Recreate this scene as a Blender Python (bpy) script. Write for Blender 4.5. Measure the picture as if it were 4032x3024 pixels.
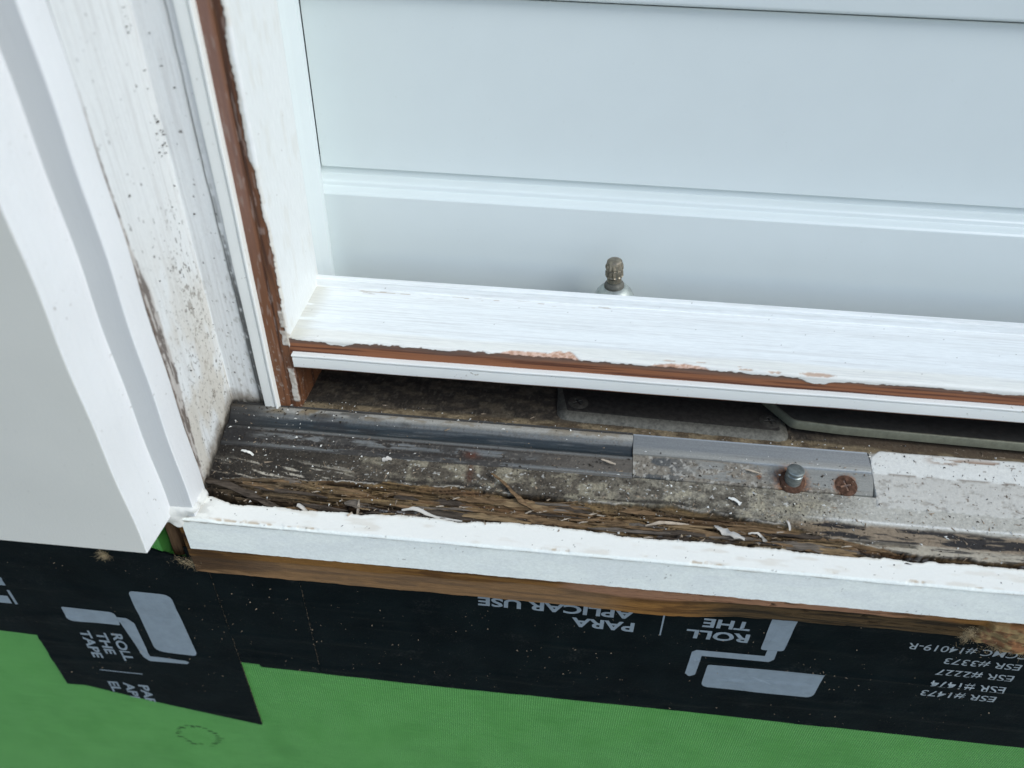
import bpy, bmesh, math, random
import numpy as np
from mathutils import Vector, Matrix

# ------------------------------------------------------------------ scene, camera, light
scene = bpy.context.scene
for o in list(bpy.data.objects):
    bpy.data.objects.remove(o)
COL = scene.collection
random.seed(7)
RNG = np.random.default_rng(11)

PITCH, YAW, ROLL = math.radians(36.594), math.radians(3.844), math.radians(-2.071)
CAM = Vector((0.0, -0.1763, 0.1884))
cd = bpy.data.cameras.new('camera')
cam = bpy.data.objects.new('camera', cd)
COL.objects.link(cam)
fwd = Vector((-math.sin(YAW) * math.cos(PITCH), math.cos(YAW) * math.cos(PITCH), -math.sin(PITCH)))
rgt = fwd.cross(Vector((0, 0, 1))).normalized()
dwn = fwd.cross(rgt)
c_, s_ = math.cos(ROLL), math.sin(ROLL)
r2 = rgt * c_ + dwn * s_
d2 = dwn * c_ - rgt * s_
M = Matrix((r2, -d2, -fwd)).transposed().to_4x4()
M.translation = CAM
cam.matrix_world = M
cd.sensor_width = 36.0
cd.sensor_fit = 'HORIZONTAL'
cd.lens = 36.0 * 2800 / 4032
cd.clip_start = 0.01
cd.clip_end = 500
cd.dof.use_dof = True
cd.dof.focus_distance = 0.272
cd.dof.aperture_fstop = 9.0
scene.camera = cam

SUN_DIR = Vector((0.66, -0.36, 0.66)).normalized()        # towards the light
elev = math.asin(SUN_DIR.z)
azim = math.atan2(SUN_DIR.x, SUN_DIR.y)
world = bpy.data.worlds.new('World')
scene.world = world
world.use_nodes = True
wn = world.node_tree.nodes
wn.clear()
sky = wn.new('ShaderNodeTexSky')
sky.sky_type = 'NISHITA'
sky.sun_disc = False
sky.sun_elevation = elev
sky.sun_rotation = azim
sky.air_density = 1.0
sky.dust_density = 1.2
sky.ozone_density = 1.0
bg = wn.new('ShaderNodeBackground')
bg.inputs['Strength'].default_value = 0.13
wo = wn.new('ShaderNodeOutputWorld')
world.node_tree.links.new(sky.outputs[0], bg.inputs[0])
world.node_tree.links.new(bg.outputs[0], wo.inputs[0])

sl = bpy.data.lights.new('sun', 'SUN')
sl.energy = 1.5
sl.angle = math.radians(32)
sl.color = (0.93, 0.99, 1.0)
so = bpy.data.objects.new('sun', sl)
COL.objects.link(so)
so.rotation_euler = SUN_DIR.to_track_quat('Z', 'Y').to_euler()

scene.view_settings.view_transform = 'Standard'
scene.view_settings.look = 'None'
scene.view_settings.gamma = 1.0
scene.view_settings.exposure = 0.40
scene.view_settings.use_curve_mapping = False


# ------------------------------------------------------------------ helpers
def lin(r, g, b):
    def f(c):
        c /= 255.0
        return c / 12.92 if c <= 0.04045 else ((c + 0.055) / 1.055) ** 2.4
    return np.array([f(r), f(g), f(b)])


def tag(o, label=None, cat=None, group=None, kind=None):
    if label: o['label'] = label
    if cat: o['category'] = cat
    if group: o['group'] = group
    if kind: o['kind'] = kind
    return o


def thing(name, loc, label, cat, group=None):
    e = bpy.data.objects.new(name, None)
    e.empty_display_size = 0.01
    COL.objects.link(e)
    e.location = loc
    return tag(e, label, cat, group)


def root_loc(o):
    v = Vector((0, 0, 0))
    while o is not None:
        v = v + Vector(o.location)
        o = o.parent
    return v


def link(name, me, mat, parent=None):
    """mesh data is in world metres; the object is shifted back so that it stays there under its parent"""
    o = bpy.data.objects.new(name, me)
    COL.objects.link(o)
    if mat is not None:
        me.materials.append(mat)
    if parent is not None:
        o.parent = parent
        o.location = -root_loc(parent)
    return o


def mesh_np(name, V, F, smooth=True, angle=35, col=None, rough=None, metal=None, grain=None):
    me = bpy.data.meshes.new(name)
    V = np.ascontiguousarray(V, dtype=np.float32)
    if isinstance(F, np.ndarray):
        nf, k = F.shape
        me.vertices.add(len(V))
        me.vertices.foreach_set('co', V.ravel())
        me.loops.add(nf * k)
        me.loops.foreach_set('vertex_index', F.astype(np.int32).ravel())
        me.polygons.add(nf)
        me.polygons.foreach_set('loop_start', np.arange(0, nf * k, k, dtype=np.int32))
        me.update(calc_edges=True)
        me.validate()
    else:
        me.from_pydata([tuple(v) for v in V.tolist()], [], F)
        me.update()
    if smooth:
        me.polygons.foreach_set('use_smooth', [True] * len(me.polygons))
        if angle: me.set_sharp_from_angle(angle=math.radians(angle))
    if col is not None:
        a = me.color_attributes.new('albedo', 'FLOAT_COLOR', 'POINT')
        c4 = np.ones((len(V), 4), np.float32)
        c4[:, :3] = np.clip(col.reshape(-1, 3), 0.002, 0.95)
        a.data.foreach_set('color', c4.ravel())
    for nm, arr in (('rough', rough), ('metal', metal), ('grain', grain)):
        if arr is not None:
            a = me.attributes.new(nm, 'FLOAT', 'POINT')
            a.data.foreach_set('value', np.ascontiguousarray(arr.ravel(), dtype=np.float32))
    return me


def grid_faces(n, m, flip=False):
    i, j = np.meshgrid(np.arange(n - 1), np.arange(m - 1), indexing='ij')
    a = (i * m + j).ravel()
    F = np.stack([a, a + m, a + m + 1, a + 1], 1)
    return F[:, ::-1] if flip else F


def fillet(pts, rad, seg=4):
    """round the corners of a closed 2D polygon; rad is one number or one per corner"""
    n = len(pts)
    out = []
    for i in range(n):
        r = rad[i] if isinstance(rad, (list, tuple)) else rad
        p = Vector(pts[i]); a = Vector(pts[i - 1]); b = Vector(pts[(i + 1) % n])
        if r <= 0:
            out.append(tuple(p)); continue
        u = (a - p); v = (b - p)
        ang = u.angle(v)
        d = min(r / math.tan(ang / 2), u.length * 0.48, v.length * 0.48)
        p0 = p + u.normalized() * d
        p1 = p + v.normalized() * d
        for k in range(seg + 1):
            t = k / seg
            out.append(tuple((1 - t) ** 2 * p0 + 2 * t * (1 - t) * p + t * t * p1))
    return out


def extrude(name, poly, axis, a0, a1, mat, parent=None, n=2, wob=0.0, angle=30):
    """closed 2D polygon extruded along X (poly is y,z), Z (poly is x,y) or Y (poly is x,z)"""
    k = len(poly)
    ts = np.linspace(a0, a1, n)
    V = []
    for t in ts:
        for p in poly:
            w = (math.sin(t * 143.0) + math.sin(t * 61.0 + 1.0)) * wob
            if axis == 'X': V.append((t, p[0] + w, p[1] + w))
            elif axis == 'Z': V.append((p[0] + w, p[1] + w, t))
            else: V.append((p[0], t, p[1]))
    F = []
    for i in range(n - 1):
        for j in range(k):
            F.append((i * k + j, i * k + (j + 1) % k, (i + 1) * k + (j + 1) % k, (i + 1) * k + j))
    F.append(tuple(range(k))[::-1])
    F.append(tuple(range((n - 1) * k, n * k)))
    me = bpy.data.meshes.new(name)
    me.from_pydata(V, [], F)
    bm = bmesh.new(); bm.from_mesh(me)
    bmesh.ops.recalc_face_normals(bm, faces=bm.faces)
    bm.to_mesh(me); bm.free()
    me.polygons.foreach_set('use_smooth', [True] * len(me.polygons))
    me.set_sharp_from_angle(angle=math.radians(angle))
    return link(name, me, mat, parent)


def lathe(name, prof, center, mat, parent=None, seg=40, mod=None, axis=(0, 0, 1)):
    """profile of (radius, height) turned about an axis; mod(angle, height) scales the radius"""
    q = Vector((0, 0, 1)).rotation_difference(Vector(axis).normalized())
    V = []
    for r, h in prof:
        for k in range(seg):
            a = 2 * math.pi * k / seg
            rr = r * (mod(a, h) if mod else 1.0)
            V.append(tuple(q @ Vector((rr * math.cos(a), rr * math.sin(a), h)) + Vector(center)))
    F = []
    for i in range(len(prof) - 1):
        for k in range(seg):
            F.append((i * seg + k, i * seg + (k + 1) % seg, (i + 1) * seg + (k + 1) % seg, (i + 1) * seg + k))
    F.append(tuple(range(seg))[::-1])
    F.append(tuple(range((len(prof) - 1) * seg, len(prof) * seg)))
    me = bpy.data.meshes.new(name)
    me.from_pydata(V, [], F)
    me.polygons.foreach_set('use_smooth', [True] * len(me.polygons))
    me.set_sharp_from_angle(angle=math.radians(32))
    return link(name, me, mat, parent)


# value noise
def _h(ix, iy, seed):
    h = (ix.astype(np.int64) * 374761393 + iy.astype(np.int64) * 668265263 + seed * 144269504) & 0xffffffff
    h = ((h ^ (h >> 13)) * 1274126177) & 0xffffffff
    return ((h ^ (h >> 16)) & 0xffffff) / float(0xffffff)


def vn(x, y, seed=0):
    x, y = np.broadcast_arrays(np.asarray(x, float), np.asarray(y, float))
    ix = np.floor(x); iy = np.floor(y)
    fx = x - ix; fy = y - iy
    fx = fx * fx * fx * (fx * (fx * 6 - 15) + 10); fy = fy * fy * fy * (fy * (fy * 6 - 15) + 10)
    a = _h(ix, iy, seed); b = _h(ix + 1, iy, seed); c = _h(ix, iy + 1, seed); d = _h(ix + 1, iy + 1, seed)
    return (a * (1 - fx) + b * fx) * (1 - fy) + (c * (1 - fx) + d * fx) * fy


def fbm(x, y, seed=0, oct=4, gain=0.5, lx=2.0):
    x = np.asarray(x, float); y = np.asarray(y, float)
    s = 0.0; a = 1.0; t = 0.0
    for i in range(oct):
        s = s + a * vn(x * lx ** i + 17.3 * i, y * 2 ** i + 5.1 * i, seed + 31 * i)
        t += a; a *= gain
    return s / t


def sst(e0, e1, x):
    t = np.clip((x - e0) / (e1 - e0), 0, 1)
    return t * t * (3 - 2 * t)


def mixc(c, d, m):
    return c * (1 - m[..., None]) + np.asarray(d) * m[..., None]


def pl(x, pts):
    p = np.array(pts, float)
    return np.interp(x, p[:, 0], p[:, 1])


# ------------------------------------------------------------------ materials
class NT:
    def __init__(self, name):
        self.m = bpy.data.materials.new(name)
        self.m.use_nodes = True
        self.t = self.m.node_tree
        self.b = self.t.nodes['Principled BSDF']
        tc = self.t.nodes.new('ShaderNodeTexCoord')
        mp = self.t.nodes.new('ShaderNodeMapping')
        mp.inputs['Scale'].default_value = (1000, 1000, 1000)      # millimetres
        self.t.links.new(tc.outputs['Object'], mp.inputs['Vector'])
        self.mm = mp.outputs[0]

    def new(self, k): return self.t.nodes.new(k)
    def ln(self, a, b): self.t.links.new(a, b)

    def put(self, sock, v):
        if isinstance(v, bpy.types.NodeSocket): self.ln(v, sock)
        else:
            if hasattr(v, '__len__') and len(v) == 3 and sock.type == 'RGBA': v = (v[0], v[1], v[2], 1)
            sock.default_value = v

    def scale(self, s, rot=(0, 0, 0)):
        mp = self.new('ShaderNodeMapping')
        mp.inputs['Scale'].default_value = s
        mp.inputs['Rotation'].default_value = rot
        self.ln(self.mm, mp.inputs['Vector'])
        return mp.outputs[0]

    def noise(self, scale, vec=None, detail=3, rough=0.5, dist=0.0):
        n = self.new('ShaderNodeTexNoise')
        n.inputs['Scale'].default_value = scale
        n.inputs['Detail'].default_value = detail
        n.inputs['Roughness'].default_value = rough
        n.inputs['Distortion'].default_value = dist
        self.ln(vec or self.mm, n.inputs['Vector'])
        return n.outputs['Fac']

    def ramp(self, fac, stops):
        r = self.new('ShaderNodeValToRGB')
        e = r.color_ramp.elements
        while len(e) < len(stops): e.new(0.5)
        for k, (p, c) in enumerate(stops):
            e[k].position = p
            e[k].color = (c, c, c, 1) if not hasattr(c, '__len__') else (c[0], c[1], c[2], 1)
        self.ln(fac, r.inputs[0])
        return r.outputs[0]

    def mix(self, fac, a, b, mode='MIX'):
        m = self.new('ShaderNodeMix')
        m.data_type = 'RGBA'
        m.blend_type = mode
        self.put(m.inputs[0], fac); self.put(m.inputs[6], a); self.put(m.inputs[7], b)
        return m.outputs[2]

    def math(self, op, a, b=0.0):
        m = self.new('ShaderNodeMath')
        m.operation = op
        self.put(m.inputs[0], a); self.put(m.inputs[1], b)
        return m.outputs[0]

    def attr(self, name, out='Color'):
        a = self.new('ShaderNodeAttribute')
        a.attribute_name = name
        return a.outputs[out]

    def bump(self, h, dist, strength=1.0, prev=None):
        b = self.new('ShaderNodeBump')
        b.inputs['Distance'].default_value = dist
        b.inputs['Strength'].default_value = strength
        self.ln(h, b.inputs['Height'])
        if prev is not None: self.ln(prev, b.inputs['Normal'])
        self.last_bump = b
        return b.outputs[0]

    def done(self, color=None, rough=None, normal=None, metal=None, spec=None):
        if color is not None: self.put(self.b.inputs['Base Color'], color)
        if rough is not None: self.put(self.b.inputs['Roughness'], rough)
        if metal is not None: self.put(self.b.inputs['Metallic'], metal)
        if spec is not None: self.put(self.b.inputs['Specular IOR Level'], spec)
        if normal is not None: self.ln(normal, self.b.inputs['Normal'])
        return self.m


def mat_albedo(name, rough=0.75, grain=0.18, gscale=2.5, stretch=(1, 1, 1), bdist=0.00012, spec=0.3, use_rm=False, use_grain=False):
    """per-point albedo (paint, wood, mould, dirt) with fine procedural grain on top"""
    n = NT(name)
    col = n.attr('albedo')
    g = n.noise(gscale, n.scale(stretch), detail=5, rough=0.65)
    gr = n.ramp(g, [(0.25, 1 - grain), (0.75, 1 + grain)])
    if use_grain:
        g3 = n.noise(0.9, n.scale((0.8, 1.1, 1.1)), detail=6, rough=0.75)
        gr = n.mix(1.0, gr, n.ramp(g3, [(0.32, 0.62), (0.5, 1.0), (0.68, 1.38)]), 'MULTIPLY')
        g = n.math('ADD', g, g3)
    c = n.mix(n.attr('grain', 'Fac') if use_grain else 1.0, col, gr, 'MULTIPLY')
    nb = n.bump(g, bdist, 0.8)
    if use_grain: n.ln(n.attr('grain', 'Fac'), n.last_bump.inputs['Strength'])
    r = n.attr('rough', 'Fac') if use_rm else rough
    m = n.attr('metal', 'Fac') if use_rm else None
    return n.done(c, r, nb, m, spec)


def mat_paint(name, c=(0.8, 0.8, 0.79), rough=0.45, stip=0.00006, sscale=1.6, streak=None, speck=0.0, speckc=(0.12, 0.09, 0.07), tint=0.03, spec=0.35):
    n = NT(name)
    big = n.noise(0.05, detail=3)
    col = n.mix(n.ramp(big, [(0.3, 0.0), (0.7, 1.0)]), tuple(np.array(c) * (1 - tint)), c)
    st = n.noise(sscale, detail=4, rough=0.6)
    nb = n.bump(st, stip, 1.0)
    if streak:
        sk = n.noise(1.0, n.scale(streak), detail=4, rough=0.6)
        nb = n.bump(sk, 0.00012, 0.7, nb)
        col = n.mix(n.ramp(sk, [(0.3, 0.12), (0.5, 0.0)]), col, tuple(np.array(c) * 0.75))
    if speck > 0:
        sp = n.noise(0.55, detail=2, rough=0.7)
        sp2 = n.noise(0.07, detail=2)
        f = n.math('MULTIPLY', n.ramp(sp, [(0.68, 0.0), (0.72, 1.0)]), n.ramp(sp2, [(0.45, 0.0), (0.65, speck)]))
        col = n.mix(f, col, speckc)
    return n.done(col, rough, nb, None, spec)


WHITE = (0.80, 0.80, 0.79)
M_CASING = mat_paint('casing_paint', (0.75, 0.76, 0.765), 0.45, 0.0002, 0.8, (1.0, 1.0, 0.03), 0.9, (0.3, 0.28, 0.25))
M_CASFRONT = mat_paint('casing_front_shaded', (0.60, 0.595, 0.54), 0.55, 0.00006, 1.2, None, 0.25, (0.3, 0.28, 0.25))  # darker beige grey with the shade of the casing front in it
M_SHUT = mat_paint('shutter_paint', (0.67, 0.725, 0.72), 0.35, 0.00002, 0.3, None, 0.1, (0.4, 0.4, 0.36), 0.02)
M_CASGREY = mat_paint('casing_rabbet_shaded', (0.51, 0.525, 0.525), 0.5, 0.00008, 1.2, (1.2, 1.2, 0.04), 0.5, (0.3, 0.28, 0.25))  # rabbet face: its shade is part of this grey
M_VINYL = mat_paint('vinyl_white', (0.82, 0.83, 0.79), 0.4, 0.00001, 1.0, None, 0.8, (0.28, 0.24, 0.17), 0.05)
M_CAULK = mat_paint('caulk', (0.70, 0.70, 0.66), 0.5, 0.0001, 0.9, None, 0.8)
M_SILL = mat_albedo('weathered_sill', 0.82, 0.30, 3.0, (0.55, 1.4, 1.4), 0.00016, 0.2, False, True)
M_JAMB = mat_albedo('weathered_jamb_paint', 0.6, 0.06, 2.5, (1, 1, 0.25), 0.00012, 0.3)
M_STOP = mat_albedo('stop_paint_and_wood', 0.55, 0.10, 1.6, (0.12, 1.5, 1.5), 0.00010, 0.3)
M_STILE = mat_albedo('stile_paint_and_wood', 0.55, 0.10, 1.6, (1.5, 1.5, 0.12), 0.00010, 0.3)
M_BOARD = mat_albedo('raw_board', 0.85, 0.28, 2.0, (0.12, 1.6, 1.6), 0.00020, 0.15)
M_TRACK = mat_albedo('track_metal', 0.5, 0.22, 3.0, (0.5, 1.2, 1.2), 0.00010, 0.4, True)
M_FLAKE = mat_paint('paint_flake', (0.52, 0.49, 0.44), 0.6, 0.0001, 1.0, None, 0.5)


def mat_simple(name, c, rough=0.7, var=0.3, scale=0.6, metal=None, bd=0.0001, stretch=(1, 1, 1), spec=0.3):
    n = NT(name)
    g = n.noise(scale, n.scale(stretch), detail=5, rough=0.65)
    col = n.mix(n.ramp(g, [(0.3, 0.0), (0.7, 1.0)]), tuple(np.array(c) * (1 - var)), tuple(np.array(c) * (1 + var)))
    return n.done(col, rough, n.bump(g, bd, 1.0), metal, spec)


M_SPLINTER = mat_simple('splinter_wood', (0.145, 0.093, 0.05), 0.9, 0.75, 0.8, None, 0.0003, (0.25, 1.8, 1.8), 0.1)
M_DARKWOOD = mat_simple('dark_splinter', (0.06, 0.047, 0.036), 0.9, 0.8, 0.6, None, 0.0006, (0.2, 1.8, 1.8), 0.1)
M_PALEWOOD = mat_simple('pale_splinter', (0.42, 0.35, 0.27), 0.9, 0.3, 0.8, None, 0.0001, (0.3, 1.5, 1.5), 0.1)
M_FIBRE = mat_simple('wood_fibre', (0.42, 0.33, 0.2), 0.95, 0.3, 0.8, None, 0.0, (1, 1, 1), 0.1)
M_STUD = mat_simple('stud_wood', (0.13, 0.075, 0.04), 0.9, 0.45, 0.4, None, 0.0003, (1.5, 1.5, 0.2), 0.1)
M_DUST = mat_simple('sawdust', (0.27, 0.21, 0.15), 0.95, 0.3, 0.4, None, 0.0, (1, 1, 1), 0.1)
M_CRUMB = mat_simple('paint_crumb', (0.66, 0.65, 0.6), 0.8, 0.2, 0.4, None, 0.0, (1, 1, 1), 0.2)
M_GRIT = mat_simple('dirt_grit', (0.045, 0.038, 0.03), 0.95, 0.4, 0.4, None, 0.0, (1, 1, 1), 0.1)
M_OPMETAL = mat_simple('operator_metal', (0.035, 0.032, 0.028), 0.7, 0.45, 0.5, None, 0.00012)
M_OPSCREW = mat_simple('operator_screw', (0.07, 0.066, 0.056), 0.6, 0.45, 0.6, 0.2, 0.00012)
M_OPRIM = mat_simple('operator_rim', (0.125, 0.12, 0.10), 0.6, 0.4, 0.7, 0.25, 0.00012)
M_ARM = mat_simple('arm_metal', (0.055, 0.055, 0.05), 0.5, 0.25, 0.4, 0.3, 0.00003)
M_ARMRIM = mat_simple('arm_edge', (0.17, 0.172, 0.125), 0.5, 0.2, 0.4, 0.3, 0.00005)
M_ZINC = mat_simple('zinc_pin', (0.27, 0.30, 0.29), 0.42, 0.45, 0.7, 0.7, 0.0001, (0.4, 0.4, 3))
M_RUST = mat_simple('rust', (0.088, 0.048, 0.032), 0.95, 0.65, 0.6, None, 0.0003, (1, 1, 1), 0.1)
M_BRASS = mat_simple('worn_brass', (0.27, 0.235, 0.18), 0.4, 0.45, 0.5, 0.75, 0.0001)
M_DOME = mat_simple('worn_nickel', (0.42, 0.45, 0.42), 0.4, 0.35, 0.25, 0.6, 0.00005)
M_PRINT = mat_simple('tape_print', (0.19, 0.235, 0.27), 0.45, 0.10, 0.25, None, 0.00003, (1, 1, 1), 0.5)
M_PRINT2 = mat_simple('tape_small_print', (0.25, 0.29, 0.31), 0.5, 0.12, 0.25, None, 0.00003, (1, 1, 1), 0.4)
M_INK = mat_simple('stamp_ink', (0.02, 0.05, 0.02), 0.7, 0.3, 0.5, None, 0.0, (1, 1, 1), 0.2)
M_GROUND = mat_simple('bare_ground', (0.36, 0.35, 0.32), 0.95, 0.2, 0.002, None, 0.0)


def make_tape_mat():
    n = NT('black_tape')
    g = n.noise(0.9, detail=4, rough=0.65)
    g2 = n.noise(0.06, detail=3)
    col = n.mix(n.ramp(g2, [(0.3, 0.0), (0.75, 1.0)]), (0.0025, 0.005, 0.006), (0.005, 0.009, 0.010))
    # dusty smears
    d = n.noise(0.035, n.scale((1, 1, 1.6)), detail=5, rough=0.7)
    f = n.math('MULTIPLY', n.ramp(d, [(0.58, 0.0), (0.78, 0.16)]), n.ramp(g, [(0.45, 0.0), (0.65, 1.0)]))
    col = n.mix(f, col, (0.22, 0.21, 0.19))
    d2 = n.noise(2.6, detail=3, rough=0.7)
    d3 = n.noise(0.05, n.scale((1, 1, 1.4)), detail=4, rough=0.65)
    f2 = n.math('MULTIPLY', n.ramp(d2, [(0.60, 0.0), (0.72, 1.0)]), n.ramp(d3, [(0.48, 0.0), (0.70, 0.30)]))
    col = n.mix(f2, col, (0.20, 0.18, 0.155))
    nb = n.bump(g, 0.00010, 1.0)
    nb = n.bump(g2, 0.0010, 0.5, nb)
    return n.done(col, 0.4, nb, None, 0.025)


def make_green_mat():
    n = NT('green_sheathing')
    # fine woven overlay: rows of dots
    wx = n.new('ShaderNodeTexWave'); wx.wave_type = 'BANDS'; wx.bands_direction = 'X'
    wx.inputs['Scale'].default_value = 0.30; wx.inputs['Distortion'].default_value = 0.9
    wx.inputs['Detail'].default_value = 2; wx.inputs['Detail Scale'].default_value = 0.3
    wz = n.new('ShaderNodeTexWave'); wz.wave_type = 'BANDS'; wz.bands_direction = 'Z'
    wz.inputs['Scale'].default_value = 0.34; wz.inputs['Distortion'].default_value = 0.9
    wz.inputs['Detail'].default_value = 2; wz.inputs['Detail Scale'].default_value = 0.3
    n.ln(n.mm, wx.inputs['Vector']); n.ln(n.mm, wz.inputs['Vector'])
    h = n.math('MULTIPLY', wx.outputs['Fac'], wz.outputs['Fac'])
    patch = n.ramp(n.noise(0.045, detail=3), [(0.35, 0.45), (0.62, 1.0)])
    h = n.math('MULTIPLY', h, patch)
    sk = n.noise(0.5, n.scale((0.10, 1, 1.5), (0, 0.25, 0)), detail=5, rough=0.7)
    big = n.noise(0.02, detail=4, rough=0.6)
    base = n.mix(n.ramp(big, [(0.3, 0.0), (0.7, 1.0)]), (0.035, 0.175, 0.026), (0.058, 0.242, 0.039))
    base = n.mix(n.ramp(n.noise(0.05, n.scale((0.5, 1, 1.0), (0, 0.5, 0)), detail=6, rough=0.75), [(0.48, 0.0), (0.70, 0.5)]), base, (0.036, 0.185, 0.028))
    base = n.mix(n.ramp(sk, [(0.42, 0.0), (0.66, 0.8)]), base, (0.068, 0.265, 0.048))
    base = n.mix(n.math('MULTIPLY', h, 1.5), base, (0.15, 0.42, 0.12))
    sc = n.noise(0.22, n.scale((0.25, 1, 1.6), (0, 0.6, 0)), detail=6, rough=0.8)
    base = n.mix(n.ramp(sc, [(0.60, 0.0), (0.74, 0.38)]), base, (0.17, 0.36, 0.15))
    nb = n.bump(h, 0.0002, 1.0)
    nb = n.bump(sk, 0.00025, 0.8, nb)
    return n.done(base, 0.5, nb, None, 0.35)


M_TAPE = make_tape_mat()
M_GREEN = make_green_mat()

# ------------------------------------------------------------------ ground and wall
XR = 0.46          # how far the window runs to the right (metres)
ZT = 0.46          # how far it runs up


def box(name, x0, x1, y0, y1, z0, z1, mat, parent=None):
    return extrude(name, [(x0, y0), (x1, y0), (x1, y1), (x0, y1)], 'Z', z0, z1, mat, parent)


gme = mesh_np('ground', np.array([(-200, -200, -1.1), (200, -200, -1.1), (200, 200, -1.1), (-200, 200, -1.1)]), [(0, 1, 2, 3)], False)
tag(link('ground', gme, M_GROUND), kind='structure')

wall = thing('sheathed_wall', (0, 0, -1.0), 'green coated sheathing of the house wall behind the black tapes', 'wall')
# one sheet with the window opening cut out
ox0, ox1, oz0, oz1 = -0.1495, 0.62, -0.0445, 1.05
wx_ = [-1.6, ox0, ox1, 1.8]; wz_ = [-1.1, oz0, oz1, 1.6]
V = []; F = []
for yy in (0.0, 0.011):
    for zz in wz_:
        for xx in wx_: V.append((xx, yy, zz))
for i in range(3):
    for j in range(3):
        if i == 1 and j == 1: continue
        a = j * 4 + i
        F.append((a, a + 1, a + 5, a + 4)); F.append((a + 16, a + 20, a + 21, a + 17))
for a, b in ((5, 6), (6, 10), (10, 9), (9, 5)): F.append((a, b, b + 16, a + 16))
link('sheathing_panel', mesh_np('sheathing_panel', np.array(V), F, False), M_GREEN, wall)

# stamped dashed ring on the sheathing
bm = bmesh.new()
for k in range(22):
    a = 2 * math.pi * k / 22 + random.uniform(-.05, .05)
    if random.random() < 0.08: continue
    for m in range(random.choice((1, 2, 2))):
        rr = 9.6 + random.uniform(-1.1, 1.1)
        cx = -170.3 + rr * 1.18 * math.cos(a); cz = -189.4 + rr * math.sin(a)
        L = random.uniform(1.8, 3.6); w = random.uniform(0.45, 0.85)
        vs = [bm.verts.new(((cx + dx) * 1e-3, -0.00006, (cz + dz) * 1e-3)) for dx, dz in ((-L / 2, -w / 2), (L / 2, -w / 2 - .15), (L / 2, w / 2 - .15), (-L / 2, w / 2))]
        bm.faces.new(vs)
me = bpy.data.meshes.new('stamp_mark'); bm.to_mesh(me); bm.free()
link('stamp_mark', me, M_INK, wall)

# wooden stud that shows in the gap at the sill's left end
def plank(name, x0, x1, y0, y1, z0, z1, mat, label, cat):
    o = extrude(name, fillet([(x0, y0), (x1, y0), (x1, y1), (x0, y1)], 0.0012, 3), 'Z', z0, z1, mat, None, 14, 0.0003)
    return tag(o, label, cat)
plank('wall_stud', -0.1885, -0.1405, 0.0120, 0.050, -0.3, 0.6, M_STUD, 'brown wooden stud end in the gap left of the white sill', 'stud')
plank('jack_stud', -0.1478, -0.1432, 0.0030, 0.0116, -0.3, -0.012, M_STUD, 'thin brown wood strip in the gap beside the green sheathing', 'wood strip')


# ------------------------------------------------------------------ raw board under the sill nose
def build_board():
    X = np.concatenate([np.arange(-134.0, 205.0, 0.45), np.linspace(206, XR * 1000, 60)])
    Z = np.arange(-42.6, -15.9, 0.3)
    x, z = np.meshgrid(X, Z, indexing='ij')
    grain = fbm(x / 40, z / 1.1 + 1.5 * fbm(x / 60, z / 12, 5), 3, 5)
    swirl = fbm(x / 18, z / 3.5, 9, 4)
    low = sst(0.0, 1.0, (-31.5 + 3.0 * (fbm(x / 30, z * 0 + 3, 8) - .5) - z) / 2.2)
    rot = low * sst(50, 80, x) * (1 - sst(168, 176, x))
    edge = low * (1 - sst(20, 40, x)) * 0.8
    y = -6.0 - 0.5 * grain + 0.6 * swirl * 0.5
    y += 2.6 * rot * (0.5 + grain) + 0.7 * edge
    crack = sst(0.02, 0.0, np.abs(fbm(x / 60, z / 5, 21, 3) - 0.52)) * sst(30, 60, x)
    y += 0.9 * crack
    chunk = sst(164, 167, x + 2 * fbm(x / 3, z / 3, 4)) * sst(-27, -29, z)
    y -= 2.4 * chunk * (0.6 + 0.6 * fbm(x / 2, z / 2, 6))
    gold = lin(132, 94, 50); dark = lin(70, 46, 26); pink = lin(158, 118, 92)
    c = np.broadcast_to(gold, x.shape + (3,)).copy()
    c = mixc(c, dark, sst(.50, .72, grain) * 0.7)
    c = mixc(c, dark, sst(.55, .75, swirl) * 0.6)
    c = mixc(c, pink, sst(0, 25, x + 30 * (swirl - .5)) * (1 - sst(120, 160, x)) * (1 - low) * 0.85)
    c = mixc(c, lin(70, 58, 40), rot * 0.9)
    c = mixc(c, lin(40, 34, 26), rot * sst(.5, .62, grain) * .8)
    c = mixc(c, lin(126, 106, 86), edge * 0.55)
    c = mixc(c, lin(50, 36, 26), sst(-95, -125, x) * sst(.35, .6, swirl + .1) * .75)
    c = mixc(c, lin(38, 30, 22), crack * 0.8)
    c = mixc(c, lin(140, 98, 72), chunk * 0.6)
    c = mixc(c, lin(150, 130, 90), chunk * sst(.5, .65, fbm(x / 2.5, z / 2.5, 14)) * 0.8)
    zz = z.copy()
    zz[:, 0] += (fbm(X / 6, X * 0, 2) - 0.5) * 0.9
    V = np.stack([x, y, zz], -1)
    # skirts back to the wall so the board has thickness
    bot = V[:, 0:1].copy(); bot[..., 1] = 30
    top = V[:, -1:].copy(); top[..., 1] = 30
    V = np.concatenate([bot, V, top], 1)
    c = np.concatenate([c[:, :1], c, c[:, -1:]], 1)
    n, m = V.shape[:2]
    F = grid_faces(n, m)
    V2 = np.concatenate([V.reshape(-1, 3), ])
    me = mesh_np('sill_board', V2 * 1e-3, F, True, 60, c)
    o = link('sill_board', me, M_BOARD)
    # left end cap
    tag(o, 'raw brown board with torn lower edge under the white sill nose', 'board')
build_board()

# ------------------------------------------------------------------ window frame
frame = thing('window_frame', (-0.11, 0.0, -0.0175), 'weathered white wooden window frame with rotted sill', 'window')

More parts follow.
